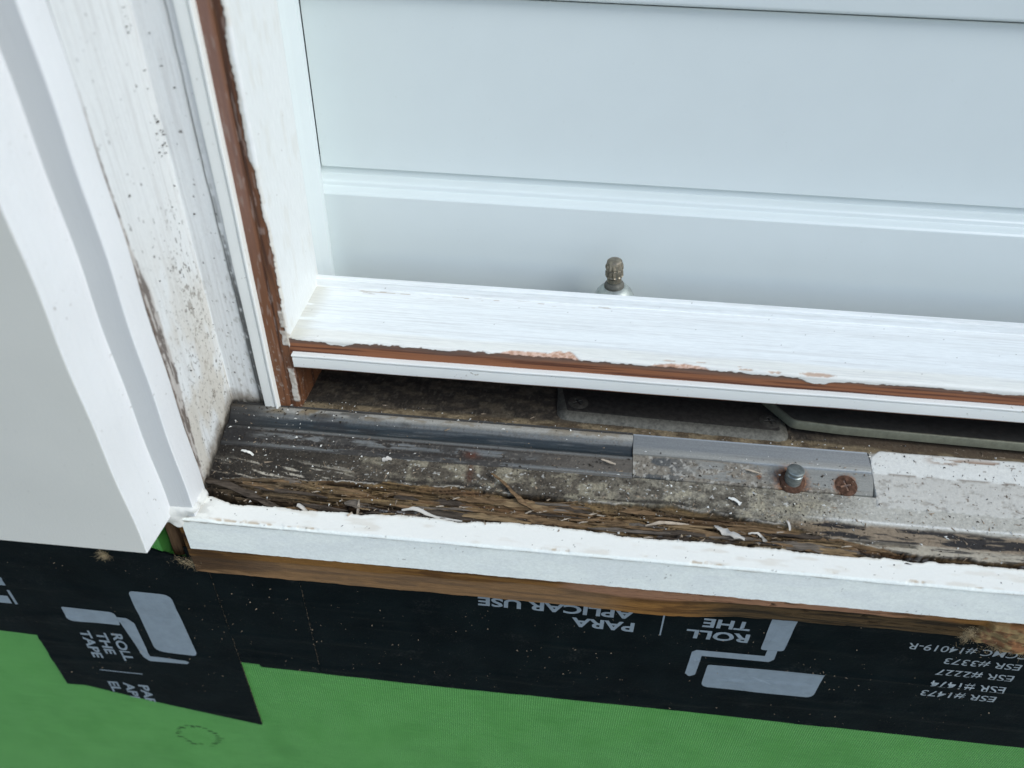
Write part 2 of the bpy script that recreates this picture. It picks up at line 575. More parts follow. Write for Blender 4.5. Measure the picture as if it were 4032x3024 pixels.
K = 0.455
def sill_z(y):       # bare sill plane, millimetres
    return np.where(y < 28.0, -1.5 + K * (y + 15.0), np.maximum(-1.5 + K * 43.0 - 0.0 * y, 17.6))

NOSE = [(-130, -6.6), (-119, -6.6), (-109.3, -8.6), (-94.2, -8.3), (-69.7, -8.3), (-45.2, -7.6), (-28.7, -7.8), (-10, -6.5), (11.5, -7.3), (32.7, -8), (49.2, -7.9), (70, -7.7), (93.2, -8.2), (126.5, -7.9), (162.3, -7.4), (470, -7.5)]
ROTU = [(-130, -4.0), (-121.4, -2.2), (-107.6, 0.7), (-89.9, 1.2), (-72, 1.9), (-33.3, 3.9), (-11, 3), (11, 2.2), (49.5, 3.3), (68, 1.1), (86.4, 0), (97.9, -2.2), (111.7, -4.8), (135, -5.6), (470, -5.6)]


def sill_fields(x, y):
    """height offset and albedo of the sill top at (x, y) in mm"""
    nb = pl(x, NOSE) + 1.3 * (fbm(x / 7, x * 0 + 2, 1, 4) - .5) + 0.3 * (fbm(x / 1.2, x * 0, 2, 2) - .5)
    ru = pl(x, ROTU) + 1.8 * (fbm(x / 9, x * 0 + 7, 3, 4) - .5) + 0.6 * (fbm(x / 1.0, y / 2, 4, 2) - .5)
    nose = sst(0.12, -0.12, y - nb)
    rot = sst(-0.15, 0.25, y - nb) * sst(0.35, -0.35, y - ru)
    warp = 3.0 * (fbm(x / 35, y / 9, 12, 3) - .5)
    fib = fbm(x / 42, (y + warp) / 0.8, 13, 4, 0.5, 1.3)           # long fibres
    fib2 = fbm(x / 26, (y + warp) / 0.36, 14, 3, .5, 1.3)
    cr = fbm(x / 28, (y + warp * 1.3) / 1.7, 15, 3)
    tv = fbm(x / 46, (y + warp * 1.4 + .02 * x) / 3.4, 47, 2, .4, 1.4) * 6.0
    tf = tv - np.floor(tv)
    terr = (np.floor(tv) + sst(.0, .16, tf)) / 7.0
    tedge = np.exp(-(np.minimum(tf, 1 - tf) / .07) ** 2)
    cv = fbm(x / 70, (y + warp * 1.2 + .025 * x) / 2.6, 46, 2, .4, 1.4) * 7.0
    cvf = np.abs(cv - np.round(cv))
    crk2 = sst(.09, .02, cvf) * sst(.46, .60, fbm(x / 45, y / 2.5, 45, 2))
    crack = sst(0.035, 0.0, np.abs(cr - 0.5)) * sst(.42, .58, fbm(x / 14, y / 3, 16, 2))
    grit = fbm(x * 1.6, y * 1.6, 17, 3)
    blot = fbm(x / 5, y / 2.6, 18, 4)
    blot2 = fbm(x / 16, y / 5, 19, 3)
    streak = fbm(x / 22, y / 0.9, 20, 4)
    h = np.zeros_like(x)
    # nose: slightly cupped painted lip
    h += nose * (0.15 * fbm(x / 9, y / 2, 22, 3) + 0.25 * sst(-1.2, -0.2, y - nb))
    # rot cavity, deepest right behind the lip
    dd = np.clip(y - nb, 0, None)
    gap = np.exp(-(dd / 1.1) ** 2) * sst(.30, .62, fbm(x / 16, x * 0 + 1, 23, 3))
    gap = np.where(x < -60, np.maximum(gap, np.exp(-(dd / 2.1) ** 4)), gap)
    span = np.clip((y - nb) / np.maximum(ru - nb, .5), 0, 1)
    h -= rot * (1.4 * np.sin(math.pi * span) ** .7 + (3.4 + 3.0 * sst(-52, -64, x)) * gap + 1.6 * crack + 1.8 * crk2 - 6.0 * (terr - .5) - .8 * (fib - .5) - .25 * (fib2 - .5) + .4 * tedge)
    rest = (1 - nose) * (1 - rot)
    h += rest * (1 - .7 * sst(100, 120, x)) * (0.35 * (grit - .5) + 0.45 * (blot - .5) + .35 * (streak - .5) * sst(14, 5, y))
    h -= 2.3 * sst(11.9, 12.3, y) * sst(27.3, 26.9, y) * sst(117.2, 116.6, x)
    # ---- colour
    left = sst(-52, -90, x + 22 * (blot2 - .5))
    right = sst(88, 118, x + 16 * (blot2 - .5))
    mid2 = sst(5, 60, x)
    g0 = mixc(np.broadcast_to(lin(88, 81, 70), x.shape + (3,)), lin(132, 126, 112), mid2)
    g0 = mixc(g0, lin(50, 46, 41), left * 0.95)
    g0 = mixc(g0, lin(172, 169, 159), right)
    g0 = mixc(g0, lin(160, 152, 130), sst(.52, .72, blot) * 0.55 * (1 - left) * (1 - right))
    g0 = mixc(g0, lin(66, 60, 52), sst(.50, .70, 1 - blot) * 0.7 * (1 - right))
    g0 = mixc(g0, lin(34, 32, 30), sst(.55, .75, grit) * (0.42 - .32 * right))
    g0 = mixc(g0, lin(205, 203, 195), sst(.74, .82, fbm(x / 1.3, y / 0.9, 24, 3)) * (.5 - .35 * left))
    # darker stained belt along the edge of the rot, pale paint lip
    belt = np.exp(-((y - ru - 0.9) / 1.0) ** 2) * sst(.38, .6, streak) * (1 - right)
    g0 = mixc(g0, lin(38, 34, 31), belt * 0.85)
    lipm = np.exp(-((y - ru - 0.15) / 0.16) ** 2) * sst(.46, .6, fbm(x / 11, x * 0, 26, 3))
    g0 = mixc(g0, lin(196, 190, 178), lipm * .9)
    # pale weathered streaks at the left end
    ws = sst(.58, .66, fbm(x / 9, (y + 0.10 * x + warp) / 0.7, 27, 4)) * sst(-62, -80, x) * sst(9, 5, y) * sst(-2, 1, y + 2)
    g0 = mixc(g0, lin(176, 168, 152), ws * .8)
    # rust run
    rr = np.exp(-((x + 26.5 + 0.6 * (grit - .5)) / 1.3) ** 2) * sst(4.5, 7, y) * sst(17, 12, y)
    g0 = mixc(g0, lin(74, 48, 36), rr * .75)
    # mouldy belt on the right
    mb = sst(-3.6, -2.2, y + 1.6 * (streak - .5)) * sst(3.0, 1.6, y + 1.2 * (blot - .5)) * sst(78, 98, x)
    g0 = mixc(g0, lin(118, 98, 74), mb * .8)
    g0 = mixc(g0, lin(36, 36, 38), mb * sst(.42, .54, fbm(x / 15, y / 1.5, 28, 5, .6)) * .95)
    h -= rest * mb * .45
    lowr = sst(-2.2, -3.2, y) * sst(92, 112, x)
    g0 = mixc(g0, lin(158, 148, 130), lowr * .8)
    g0 = mixc(g0, lin(52, 50, 50), lowr * sst(.50, .60, fbm(x / 14, y / .9, 29, 5, .6)) * .85)
    h -= rest * lowr * (.5 + 1.5 * sst(.55, .68, fbm(x / 20, y / 1.1, 30, 3)))
    tr_ = sst(.0, .5, y - nb - .2) * sst(2.9, 2.3, y - nb + .7 * (blot - .5)) * sst(86, 96, x) * sst(126.6, 125.9, x + .8 * (grit - .5))
    g0 = mixc(g0, lin(104, 82, 56), tr_ * .9)
    g0 = mixc(g0, lin(48, 38, 30), tr_ * sst(.48, .62, fbm(x / 20, y / .5, 49, 4)) * .8)
    hole = sst(110, 114, x) * sst(126.6, 125.9, x + .8 * (grit - .5)) * sst(.9, 1.4, y - nb) * sst(3.0, 2.4, y - nb)
    h -= rest * (tr_ * 1.6 + hole * 4.0)
    g0 = mixc(g0, lin(44, 36, 28), hole * .7)
    edgew = np.exp(-((y - 3.6 - .5 * (blot - .5)) / .35) ** 2) * right
    g0 = mixc(g0, lin(215, 214, 208), edgew * .8)
    # painted zone at the right end of the track
    pw = sst(116.6, 117.6, x + 1.6 * (grit - .5)) * sst(8.6, 9.4, y + 1.5 * (blot - .5)) * sst(28.9, 28.3, y + .8 * (blot - .5) + 3.0 * sst(122, 117, x))
    g0 = mixc(g0, lin(212, 212, 205), pw)
    fl = sst(.56, .76, fbm(x / 2.6, y / 1.1, 33, 5, .65)) * sst(20.4, 19.6, y) * pw
    g0 = mixc(g0, lin(104, 95, 84), fl * .75)
    g0 = mixc(g0, lin(168, 163, 153), pw * sst(20.4, 19.6, y) * .6)
    g0 = mixc(g0, lin(110, 96, 80), pw * np.exp(-((y - 20.2) / .35) ** 2) * sst(.4, .6, blot) * .8)
    fl2 = sst(.80, .83, fbm(x / 1.6, y / 1.0, 35, 3)) * pw
    g0 = mixc(g0, lin(90, 76, 62), fl2 * .7)
    pk = sst(.6, .66, fbm(x / 12, y / 1.6, 36, 4)) * np.exp(-((y - 26.6) / 1.4) ** 2) * sst(135, 142, x) * pw
    g0 = mixc(g0, lin(150, 128, 110), pk)
    h += pw * .28 - .25 * pk - .12 * fl
    # tan dust, then the dark floor of the slot
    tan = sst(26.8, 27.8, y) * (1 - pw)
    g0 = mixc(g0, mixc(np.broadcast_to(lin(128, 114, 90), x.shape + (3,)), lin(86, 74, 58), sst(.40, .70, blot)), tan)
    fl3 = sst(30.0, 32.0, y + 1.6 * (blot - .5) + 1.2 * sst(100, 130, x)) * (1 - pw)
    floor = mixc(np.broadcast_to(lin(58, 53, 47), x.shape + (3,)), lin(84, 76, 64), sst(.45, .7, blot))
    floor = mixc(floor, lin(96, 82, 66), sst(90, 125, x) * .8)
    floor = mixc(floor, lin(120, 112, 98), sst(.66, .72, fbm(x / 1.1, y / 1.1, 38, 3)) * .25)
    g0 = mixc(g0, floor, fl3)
    # wood
    wd = mixc(np.broadcast_to(lin(116, 95, 64), x.shape + (3,)), lin(70, 54, 38), sst(.46, .74, fib2) * .75)
    wd = mixc(wd, lin(146, 122, 86), sst(.58, .78, fib) * .5)
    wd = mixc(wd, lin(108, 76, 52), sst(.52, .7, fbm(x / 30, y / 2.0, 48, 3)) * .5)
    wd = mixc(wd, lin(84, 74, 62), sst(-70, -95, x) * .55)
    wd = mixc(wd, lin(58, 48, 38), sst(.48, .66, blot2) * .5)
    wd = mixc(wd, lin(40, 32, 25), tedge * .65)
    wd = mixc(wd, lin(30, 24, 20), np.clip(crack * .85 + gap * .85 + crk2 * .75, 0, 1))
    mold = sst(.52, .64, fbm(x / 11, y / 1.6, 39, 4)) * np.exp(-((y - nb - 1.0) / 1.5) ** 2)
    wd = mixc(wd, lin(46, 44, 44), mold * .85)
    wd = mixc(wd, lin(150, 148, 146), mold * sst(.56, .66, fbm(x / 1.6, y / .8, 40, 3)) * .8)
    c = mixc(g0, wd, rot)
    # nose paint
    np_ = mixc(np.broadcast_to(lin(226, 225, 217), x.shape + (3,)), lin(208, 201, 187), sst(.55, .8, fbm(x / 10, y / 2, 41, 3)) * .6)
    np_ = mixc(np_, lin(120, 112, 100), sst(.86, .88, fbm(x / 1.5, y / 1.1, 42, 3)) * .85)
    np_ = mixc(np_, lin(170, 160, 140), sst(-.9, -.1, y - nb) * .5)
    ch = np.exp(-((y + 14.6) / .9) ** 2) * sst(.60, .68, fbm(x / 9, y / 3, 43, 3))
    np_ = mixc(np_, lin(168, 140, 102), ch * sst(.35, .6, fbm(x / 1.4, y, 44, 3)) * .9)
    h -= nose * ch * .35
    np_ = mixc(np_, lin(90, 84, 76), sst(-112, -124, x) * sst(.5, .65, blot) * .5)
    c = mixc(c, np_, nose)
    # black grime in the corner by the jamb
    gr = sst(-104, -119, x + 6 * (blot - .5)) * sst(-7, -3, y) * (1 - nose)
    c = mixc(c, lin(34, 31, 29), gr * .75)
    return h, c, 1 - .94 * np.maximum(np.maximum(nose, pw * .8), right * .5)


def build_sill():
    X = np.concatenate([np.arange(-126.0, 186.0, 0.25), np.linspace(187, XR * 1000, 110)])
    Yt = np.concatenate([np.arange(-14.2, 12.6, 0.2), np.arange(12.7, 31, 0.4), np.arange(31.2, 66, 0.9)])
    x, y = np.meshgrid(X, Yt, indexing='ij')
    h, c, gn = sill_fields(x, y)
    ny, nz = -math.sin(math.atan(K)), math.cos(math.atan(K))
    fl = sst(27.5, 30.0, y)
    P = np.stack([x, y + h * ny * (1 - fl), sill_z(y) + h * (nz * (1 - fl) + fl)], -1)
    # arris and front face
    path = []
    for t in np.linspace(0, 1, 6)[:-1]:
        path.append((-14.99 + 0.75 * t * t, -2.25 + 0.9 * t))
    Zf = np.concatenate([np.arange(-17.5, -4.0, 0.5), np.arange(-4.0, -2.3, .17)])
    fy = np.concatenate([np.full(len(Zf), -15.0), [p[0] for p in path]])
    fz = np.concatenate([Zf, [p[1] for p in path]])
    xf = np.broadcast_to(X[:, None], (len(X), len(fz)))
    yf = np.broadcast_to(fy, xf.shape).copy(); zf = np.broadcast_to(fz, xf.shape).copy()
    yf += 0.25 * (fbm(xf / 30, zf / 12, 51, 3) - .5) - 0.05
    yf += .55 * sst(-2.3, -2.9, zf + .5 * (fbm(xf / 6, xf * 0, 58, 3) - .5))
    edge = 0.5 * (fbm(X / 3, X * 0, 52, 3) - .5)[:, None] * sst(-17, -17.5, zf)
    zf += edge + (h[:, :1] * nz) * sst(-2.4, -1.35, zf)
    cf = np.broadcast_to(lin(231, 235, 228), xf.shape + (3,)).copy()
    cf = mixc(cf, lin(222, 226, 222), sst(.4, .7, fbm(xf / 12, zf / 5, 53, 3)) * .6)
    chip = np.exp(-((zf + 2.7) / .55) ** 2)
    cf = mixc(cf, lin(158, 146, 124), chip * sst(.50, .62, fbm(xf / 8, zf / 2, 54, 4)) * .8)
    cf = mixc(cf, lin(120, 108, 92), chip * sst(-70, -90, xf) * sst(.3, .6, fbm(xf / 2, zf, 55, 3)) * .75)
    cf = mixc(cf, lin(110, 104, 96), sst(.85, .87, fbm(xf / 1.6, zf / 1.3, 56, 3)) * .6 * sst(.45, .6, fbm(xf / 25, zf / 5, 57, 2)))
    Pf = np.stack([xf, yf, zf], -1)
    bot = Pf[:, :1].copy(); bot[..., 1] = 30.0
    G = np.concatenate([bot, Pf, P], 1)
    C = np.concatenate([cf[:, :1], cf, c], 1)
    gn = np.concatenate([np.full((len(X), Pf.shape[1] + 1), .22), gn], 1)
    n, m = G.shape[:2]
    F = grid_faces(n, m)
    # left end cap as a fan strip closed to the underside
    V = G.reshape(-1, 3)
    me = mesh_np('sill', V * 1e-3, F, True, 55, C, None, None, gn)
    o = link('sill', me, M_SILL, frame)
    o['label'] = 'rotted sill with white painted nose and brown decayed wood'
    # end grain at the left, kept as its own small part
    ring = [(p[1], p[2]) for p in G[0, ::3]]
    ring = [(30.0, -17.5)] + ring[1:] + [(65.0, -17.5)]
    V = [(-125.98, a, b) for a, b in ring] + [(-119.0, a, b - .4) for a, b in ring]
    k = len(ring)
    me = bpy.data.meshes.new('end_grain')
    me.from_pydata([tuple(q * 1e-3 for q in v) for v in V], [], [tuple(range(k))])
    link('end_grain', me, M_CAULK, frame)
build_sill()


def on_sill(x, y, dh=0.0):
    """point on the finished sill surface, mm in, metres out"""
    xa, ya = np.array([[float(x)]]), np.array([[float(y)]])
    h = sill_fields(xa, ya)[0] + np.where((ya > 12) & (ya < 27.2) & (xa < 117), 2.9, 0)
    return Vector((x, y, float(sill_z(ya)[0, 0]) + float(h[0, 0]) * .9 + dh)) * 1e-3


# ---- hinge track along the sill (left run) and hinge plate (right run)
def build_track():
    X = np.arange(-119.8, 31.8, 0.3)
    prof = []
    for yy in np.arange(11.6, 28.0, 0.16):
        b = -1.5 + K * (yy + 15) + 0.18
        g = -.9 * np.exp(-((yy - 21.0) / 1.7) ** 4)
        r = 1.35 * np.exp(-((yy - 25.4) / 1.25) ** 4)
        l = 0.22 * np.exp(-((yy - 16.9) / .5) ** 4) + .18 * np.exp(-((yy - 12.6) / .45) ** 4)
        prof.append((yy, b + g + r + l))
    prof = np.array(prof)
    x, yy = np.meshgrid(X, prof[:, 0], indexing='ij')
    z = np.broadcast_to(prof[:, 1], x.shape).copy()
    grit = fbm(x * 1.4, yy * 1.4, 61, 3); blot = fbm(x / 6, yy / 1.6, 62, 4); lng = fbm(x / 30, yy / .5, 63, 3)
    metal = lin(120, 121, 118)
    c = np.broadcast_to(metal, x.shape + (3,)).copy()
    c = mixc(c, lin(94, 96, 95), sst(.4, .65, lng) * .5)
    dirt = sst(11.4, 11.9, yy) * sst(18.8, 17.6, yy) * (1 - np.exp(-((yy - 16.0) / 1.05) ** 4) * sst(-112, -106, x) * sst(0, -8, x) * .96 * sst(.40, .50, blot + .1 - .15 * np.exp(-((x + 84) / 5) ** 2)) - np.exp(-((yy - 12.7) / .62) ** 4) * .9)
    dirt = np.clip(dirt, 0, 1)
    dirt = np.maximum(dirt, sst(0.56, 0.66, grit) * .4)
    dirt = np.maximum(dirt, sst(18.0, 17.0, yy) * sst(.40, .56, fbm(x / 11, yy / 1.4, 68, 4)) * .9)
    c = mixc(c, mixc(np.broadcast_to(lin(48, 44, 40), x.shape + (3,)), lin(92, 86, 78), np.clip(sst(.62, .78, grit) + .85 * sst(-25, 25, x + 20 * (blot - .5)), 0, 1)), dirt)
    gv = np.exp(-((yy - 21.2) / 1.9) ** 6) * (1 - .3 * sst(.48, .72, fbm(x / 9, yy / .6, 59, 4)))
    c = mixc(c, lin(34, 44, 49), gv * .95)
    c = mixc(c, lin(22, 30, 35), gv * sst(.45, .65, lng) * .5)
    rd = np.exp(-((yy - 25.4) / 1.2) ** 6)
    c = mixc(c, lin(158, 154, 144), rd * (.55 + .35 * sst(-118, -60, x)))
    c = mixc(c, lin(120, 106, 82), rd * sst(.46, .66, blot) * (.6 + .3 * sst(-40, -80, x)))
    c = mixc(c, lin(50, 46, 42), sst(26.4, 27.2, yy) * .7)
    rs = np.exp(-((x + 26.5) / 2.6) ** 2 - ((yy - 15.0) / 1.3) ** 2)
    c = mixc(c, lin(78, 46, 32), np.clip(rs * (.6 + grit), 0, 1) * .95)
    cor = np.maximum(sst(-96, -114, x + 8 * (blot - .5)), sst(.58, .74, fbm(x / 14, yy / 3, 64, 4)) * sst(-20, -70, x) * .8)
    c = mixc(c, lin(34, 33, 33), cor * .85)
    z += dirt * (.30 * (grit - .35)) * (1 - gv) + .1 * rs
    met = np.clip((1 - dirt) * (1 - gv * .6) * (1 - cor) * (1 - .75 * rd) * .35, 0, 1) * (1 - np.clip(rs * 1.5, 0, 1))
    ro = .42 + .4 * dirt
    G = np.stack([x, yy, z], -1)
    fr = G[:, :1].copy(); fr[..., 2] -= .5
    bk = G[:, -1:].copy(); bk[..., 2] -= .5
    G = np.concatenate([fr, G, bk], 1)
    pad = lambda a: np.concatenate([a[:, :1], a, a[:, -1:]], 1)
    me = mesh_np('hinge_track', G.reshape(-1, 3) * 1e-3, grid_faces(*G.shape[:2]), True, 50, pad(c), pad(ro), pad(met))
    o = link('hinge_track', me, M_TRACK, frame)
    o['label'] = 'grimy metal hinge track with dark groove and rounded ridge'

    # hinge plate
    X = np.arange(31.9, 117.4, 0.3)
    Yp = np.arange(12.2, 26.9, 0.2)
    x, yy = np.meshgrid(X, Yp, indexing='ij')
    xs = x - 1.1 * np.clip((19.5 - yy) / 7, -1, 1) ** 2 * sst(100, 117, x)
    b = -1.5 + K * (yy + 15) + 0.25
    b += np.where(yy > 20.6, (yy - 20.6) * .13 + 0.0, 0) - .35 * np.exp(-((yy - 20.6) / .5) ** 2)
    grit = fbm(x * 1.4, yy * 1.4, 65, 3); blot = fbm(x / 7, yy / 3, 66, 4); lng = fbm(x / 26, yy / .45, 67, 3)
    c = mixc(np.broadcast_to(lin(134, 134, 128), x.shape + (3,)), lin(112, 112, 108), sst(.4, .7, lng) * .5)
    c = mixc(c, lin(104, 110, 115), sst(21.2, 23.5, yy) * .6)
    c = mixc(c, lin(176, 186, 194), np.exp(-((yy - 20.3) / .45) ** 2) * sst(60, 80, x) * .6)
    c = mixc(c, lin(168, 176, 182), np.exp(-((yy - 26.6) / .2) ** 2) * .6)
    dirt = sst(98, 66, x + 26 * (blot - .5)) * sst(20.4, 19.4, yy + .8 * (grit - .5))
    dirt = np.maximum(dirt, sst(14.0, 12.8, yy + 1.8 * (blot - .5)))
    ex = sst(.54, .62, fbm(x / 10, yy / 2, 69, 3)) * .8
    dirt = dirt * (1 - ex * sst(45, 60, x))
    dcol = mixc(np.broadcast_to(lin(126, 119, 107), x.shape + (3,)), lin(78, 71, 62), sst(.5, .70, grit) * .65)
    dcol = mixc(dcol, lin(60, 66, 70), sst(60, 40, x) * sst(.45, .6, blot) * .8)
    dcol = mixc(dcol, lin(178, 174, 164), sst(.60, .68, fbm(x / 1.2, yy, 70, 3)) * .6)
    c = mixc(c, dcol, dirt)
    b += dirt * .35 * (grit - .2)
    def ring(cx, cy, r0, r1):
        d = np.hypot(x - cx, (yy - cy) * 1.1) + 1.2 * (grit - .5)
        return sst(r1, r0, d)
    rs = np.clip(ring(88.3, 14.9, 3.8, 8.0) + ring(107.2, 15.0, 3.6, 5.2) * .8 + ring(76.8, 15.4, .5, 1.3), 0, 1)
    rcol = mixc(np.broadcast_to(lin(142, 96, 62), x.shape + (3,)), lin(84, 52, 36), sst(.4, .6, grit))
    c = mixc(c, rcol, rs * (.6 + .35 * sst(.35, .6, blot + .15)))
    met = np.clip((1 - dirt) * (1 - rs) * .12, 0, 1)
    G = np.stack([xs, yy, b], -1)
    fr = G[:, :1].copy(); fr[..., 2] -= .7
    bk = G[:, -1:].copy(); bk[..., 2] -= 1.2
    G = np.concatenate([fr, G, bk], 1)
    e0 = G[:1].copy(); e0[..., 2] -= .6
    e1 = G[-1:].copy(); e1[..., 2] -= .6
    G = np.concatenate([e0, G, e1], 0)
    def pad(a):
        a = np.concatenate([a[:, :1], a, a[:, -1:]], 1)
        return np.concatenate([a[:1], a, a[-1:]], 0)
    me = mesh_np('hinge_plate', G.reshape(-1, 3) * 1e-3, grid_faces(*G.shape[:2]), True, 40, pad(c), pad(.40 + .4 * np.maximum(dirt, rs)), pad(met))
    plate = link('hinge_plate', me, M_TRACK, frame)
    plate['label'] = 'bare grey metal hinge plate with a pin and a rusty screw'
    nrm = Vector((0, -math.sin(math.atan(K)), math.cos(math.atan(K))))
    base = Vector((88.3, 14.9, -1.5 + K * 29.9 + .3)) * 1e-3
    pin = lathe('pivot_pin', [(2.9e-3, -1e-3), (2.9e-3, 4.0e-3), (2.5e-3, 4.3e-3), (2.45e-3, 4.7e-3), (2.95e-3, 4.9e-3), (3.0e-3, 5.8e-3), (2.75e-3, 6.2e-3), (2.2e-3, 6.35e-3), (1e-4, 6.25e-3)], base, M_ZINC, plate, 40, None, (-.03, -.06, 1))
    lathe('rust_collar', [(4.6e-3, -0.1e-3), (4.3e-3, 0.5e-3), (3.6e-3, 1.0e-3), (3.0e-3, 1.1e-3), (2.0e-3, 1.1e-3)], base, M_RUST, plate, 36, lambda a, h: 1 + .03 * math.sin(2 * a) + .03 * math.sin(5 * a + 1) + .02 * math.sin(11 * a), nrm)
    sb = Vector((107.2, 15.0, -1.5 + K * 30.0 + .25)) * 1e-3
    screw_head('screw', sb, 3.9e-3, M_RUST, plate, nrm, 0.3)


def screw_head(name, center, r, mat, parent, axis, rot):
    """shallow dished head with a sunk cross slot"""
    q = Vector((0, 0, 1)).rotation_difference(Vector(axis).normalized())
    n = 56
    rad = np.linspace(0.02, 1.0, 22)
    V = []; F = []
    for i, t in enumerate(rad):
        for k in range(n):
            a = 2 * math.pi * k / n
            px, py = r * t * math.cos(a), r * t * math.sin(a)
            hh = 0.35e-3 * (1 - t * t * .8)
            ca, sa = math.cos(rot), math.sin(rot)
            ux, uy = abs(px * ca + py * sa), abs(-px * sa + py * ca)
            if (ux < .10 * r and uy < .50 * r) or (uy < .10 * r and ux < .50 * r): hh -= 0.5e-3
            V.append(tuple(q @ Vector((px, py, hh)) + Vector(center)))
    for i in range(len(rad) - 1):
        for k in range(n):
            F.append((i * n + k, i * n + (k + 1) % n, (i + 1) * n + (k + 1) % n, (i + 1) * n + k))
    F.append(tuple(range(n))[::-1])
    b0 = len(V)
    for k in range(n):
        a = 2 * math.pi * k / n
        V.append(tuple(q @ Vector((r * math.cos(a), r * math.sin(a), -0.6e-3)) + Vector(center)))
    L = (len(rad) - 1) * n
    for k in range(n): F.append((L + k, L + (k + 1) % n, b0 + (k + 1) % n, b0 + k))
    me = bpy.data.meshes.new(name)
    me.from_pydata(V, [], F)
    me.polygons.foreach_set('use_smooth', [True] * len(me.polygons))
    me.set_sharp_from_angle(angle=math.radians(25))
    return link(name, me, mat, parent)
build_track()


# ---- left jamb: side face and the step that carries the weatherstrip
def build_jamb():
    Zc = np.concatenate([np.arange(-1.0, 172.0, 0.4), np.linspace(173, ZT * 1000, 120)])
    s1 = np.arange(-4.6, 27.4, 0.35)
    side = [(-120.15, yy) for yy in s1]
    cor = [(-120.05 + .0 * t, 27.5 + .3 * t) for t in (0, 1)] + [(-119.8, 28.0)]
    st = [(xx, 28.0) for xx in np.arange(-119.5, -106.6, 0.3)]
    path = np.array([(-150.0, -4.2)] + side + cor + st)
    isst = np.array([0] + [0] * len(side) + [0, 1, 1] + [1] * len(st), float)
    n = len(path)
    z = np.broadcast_to(Zc[:, None], (len(Zc), n)).copy()
    px = np.broadcast_to(path[:, 0], z.shape).copy(); py = np.broadcast_to(path[:, 1], z.shape).copy()
    S = np.broadcast_to(isst, z.shape)
    grain = fbm(py * 1.3 + px * 1.3, z / 26, 71, 4)
    spot = fbm((py + px) / 1.5, z / 2.2, 72, 4); blot = fbm((py + px) / 6, z / 16, 73, 4); fine = fbm((py + px) * 1.5, z * 0.9, 74, 3)
    c = np.broadcast_to(lin(217, 219, 218), z.shape + (3,)).copy()
    c = mixc(c, lin(196, 196, 194), sst(.5, .75, grain) * .5)
    lowz = sst(115, 25, z)
    # mildew field on the side face
    field = (1 - S) * (np.exp(-((py - 18 - .05 * (z - 50)) / 6.5) ** 2) * sst(115, 75, z) * sst(12, 32, z)
                       + .55 * lowz)
    thr = .80 - .12 * field
    mil = sst(0, .05, spot - thr) * np.clip(field * 1.2, 0, 1)
    mil = np.maximum(mil, sst(.58, .74, fine) * np.clip(field, 0, 1) * .45 * sst(.45, .7, blot))
    c = mixc(c, lin(84, 76, 70), mil * .75)
    c = mixc(c, lin(198, 192, 180), (1 - S) * lowz * sst(.30, .6, blot) * .8)
    dots = sst(.70, .80, fbm((py + px) / .8, z / 1.1, 90, 3)) * np.clip(field * 1.5, 0, 1)
    c = mixc(c, lin(92, 84, 76), dots * .7)
    # peeling, cracked strip along the casing
    w = 0.5 + 3.4 * np.exp(-((z - 68) / 30) ** 2) * (0.5 + .9 * fbm(z / 12, z * 0, 75, 3)) + 1.8 * np.exp(-((z - 30) / 26) ** 2)
    pe = sst(w + .3, w - .3, py + 4.6 + 1.3 * (spot - .5)) * (1 - S) * sst(150, 120, z)
    pc = mixc(np.broadcast_to(lin(178, 172, 166), z.shape + (3,)), lin(92, 80, 72), sst(.46, .60, fbm(py * 1.2, z / 4.5, 76, 4)))
    c = mixc(c, pc, pe * .9)
    jl = np.exp(-((py + 4.3) / .35) ** 2) * (1 - S) * sst(145, 125, z)
    c = mixc(c, lin(96, 78, 66), jl * .8)
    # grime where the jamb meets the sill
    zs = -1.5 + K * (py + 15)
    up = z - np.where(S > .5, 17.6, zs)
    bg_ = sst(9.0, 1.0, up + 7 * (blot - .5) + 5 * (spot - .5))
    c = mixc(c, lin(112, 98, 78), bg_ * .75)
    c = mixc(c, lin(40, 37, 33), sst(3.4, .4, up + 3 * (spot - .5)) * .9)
    # step face: crack with mildew
    cx = -110.4 + .5 * (fbm(z / 9, z * 0, 77, 3) - .5) + 1.2 * sst(120, 20, z)
    cw = np.exp(-((px - cx) / .22) ** 2) * S
    mm_ = np.exp(-((px - cx - .9) / (0.6 + .9 * sst(110, 30, z))) ** 2) * S * sst(135, 60, z) * sst(.32, .58, spot + .18 * sst(90, 30, z))
    c = mixc(c, lin(90, 88, 82), cw * .85)
    c = mixc(c, lin(46, 44, 40), mm_ * .85)
    c = mixc(c, lin(150, 146, 138), S * sst(.66, .8, fbm(px * .9, z / 2.4, 78, 3)) * lowz * .6)
    sp = sst(.835, .86, fbm((px + py) / 1.2, z / 1.6, 79, 3)) * sst(200, 130, z)
    c = mixc(c, lin(60, 50, 42), sp * .85)
    d = .16 * (grain - .5) + .25 * pe * (spot - .9) - .35 * jl - .6 * cw
    px = px + d * (1 - S); py = py - d * S
    V = np.stack([px, py, z], -1)
    me = mesh_np('side_jamb', V.reshape(-1, 3) * 1e-3, grid_faces(*V.shape[:2], True), True, 45, c)
    o = link('side_jamb', me, M_JAMB, frame)
    o['label'] = 'white side jamb with mildew specks and peeling paint'
build_jamb()

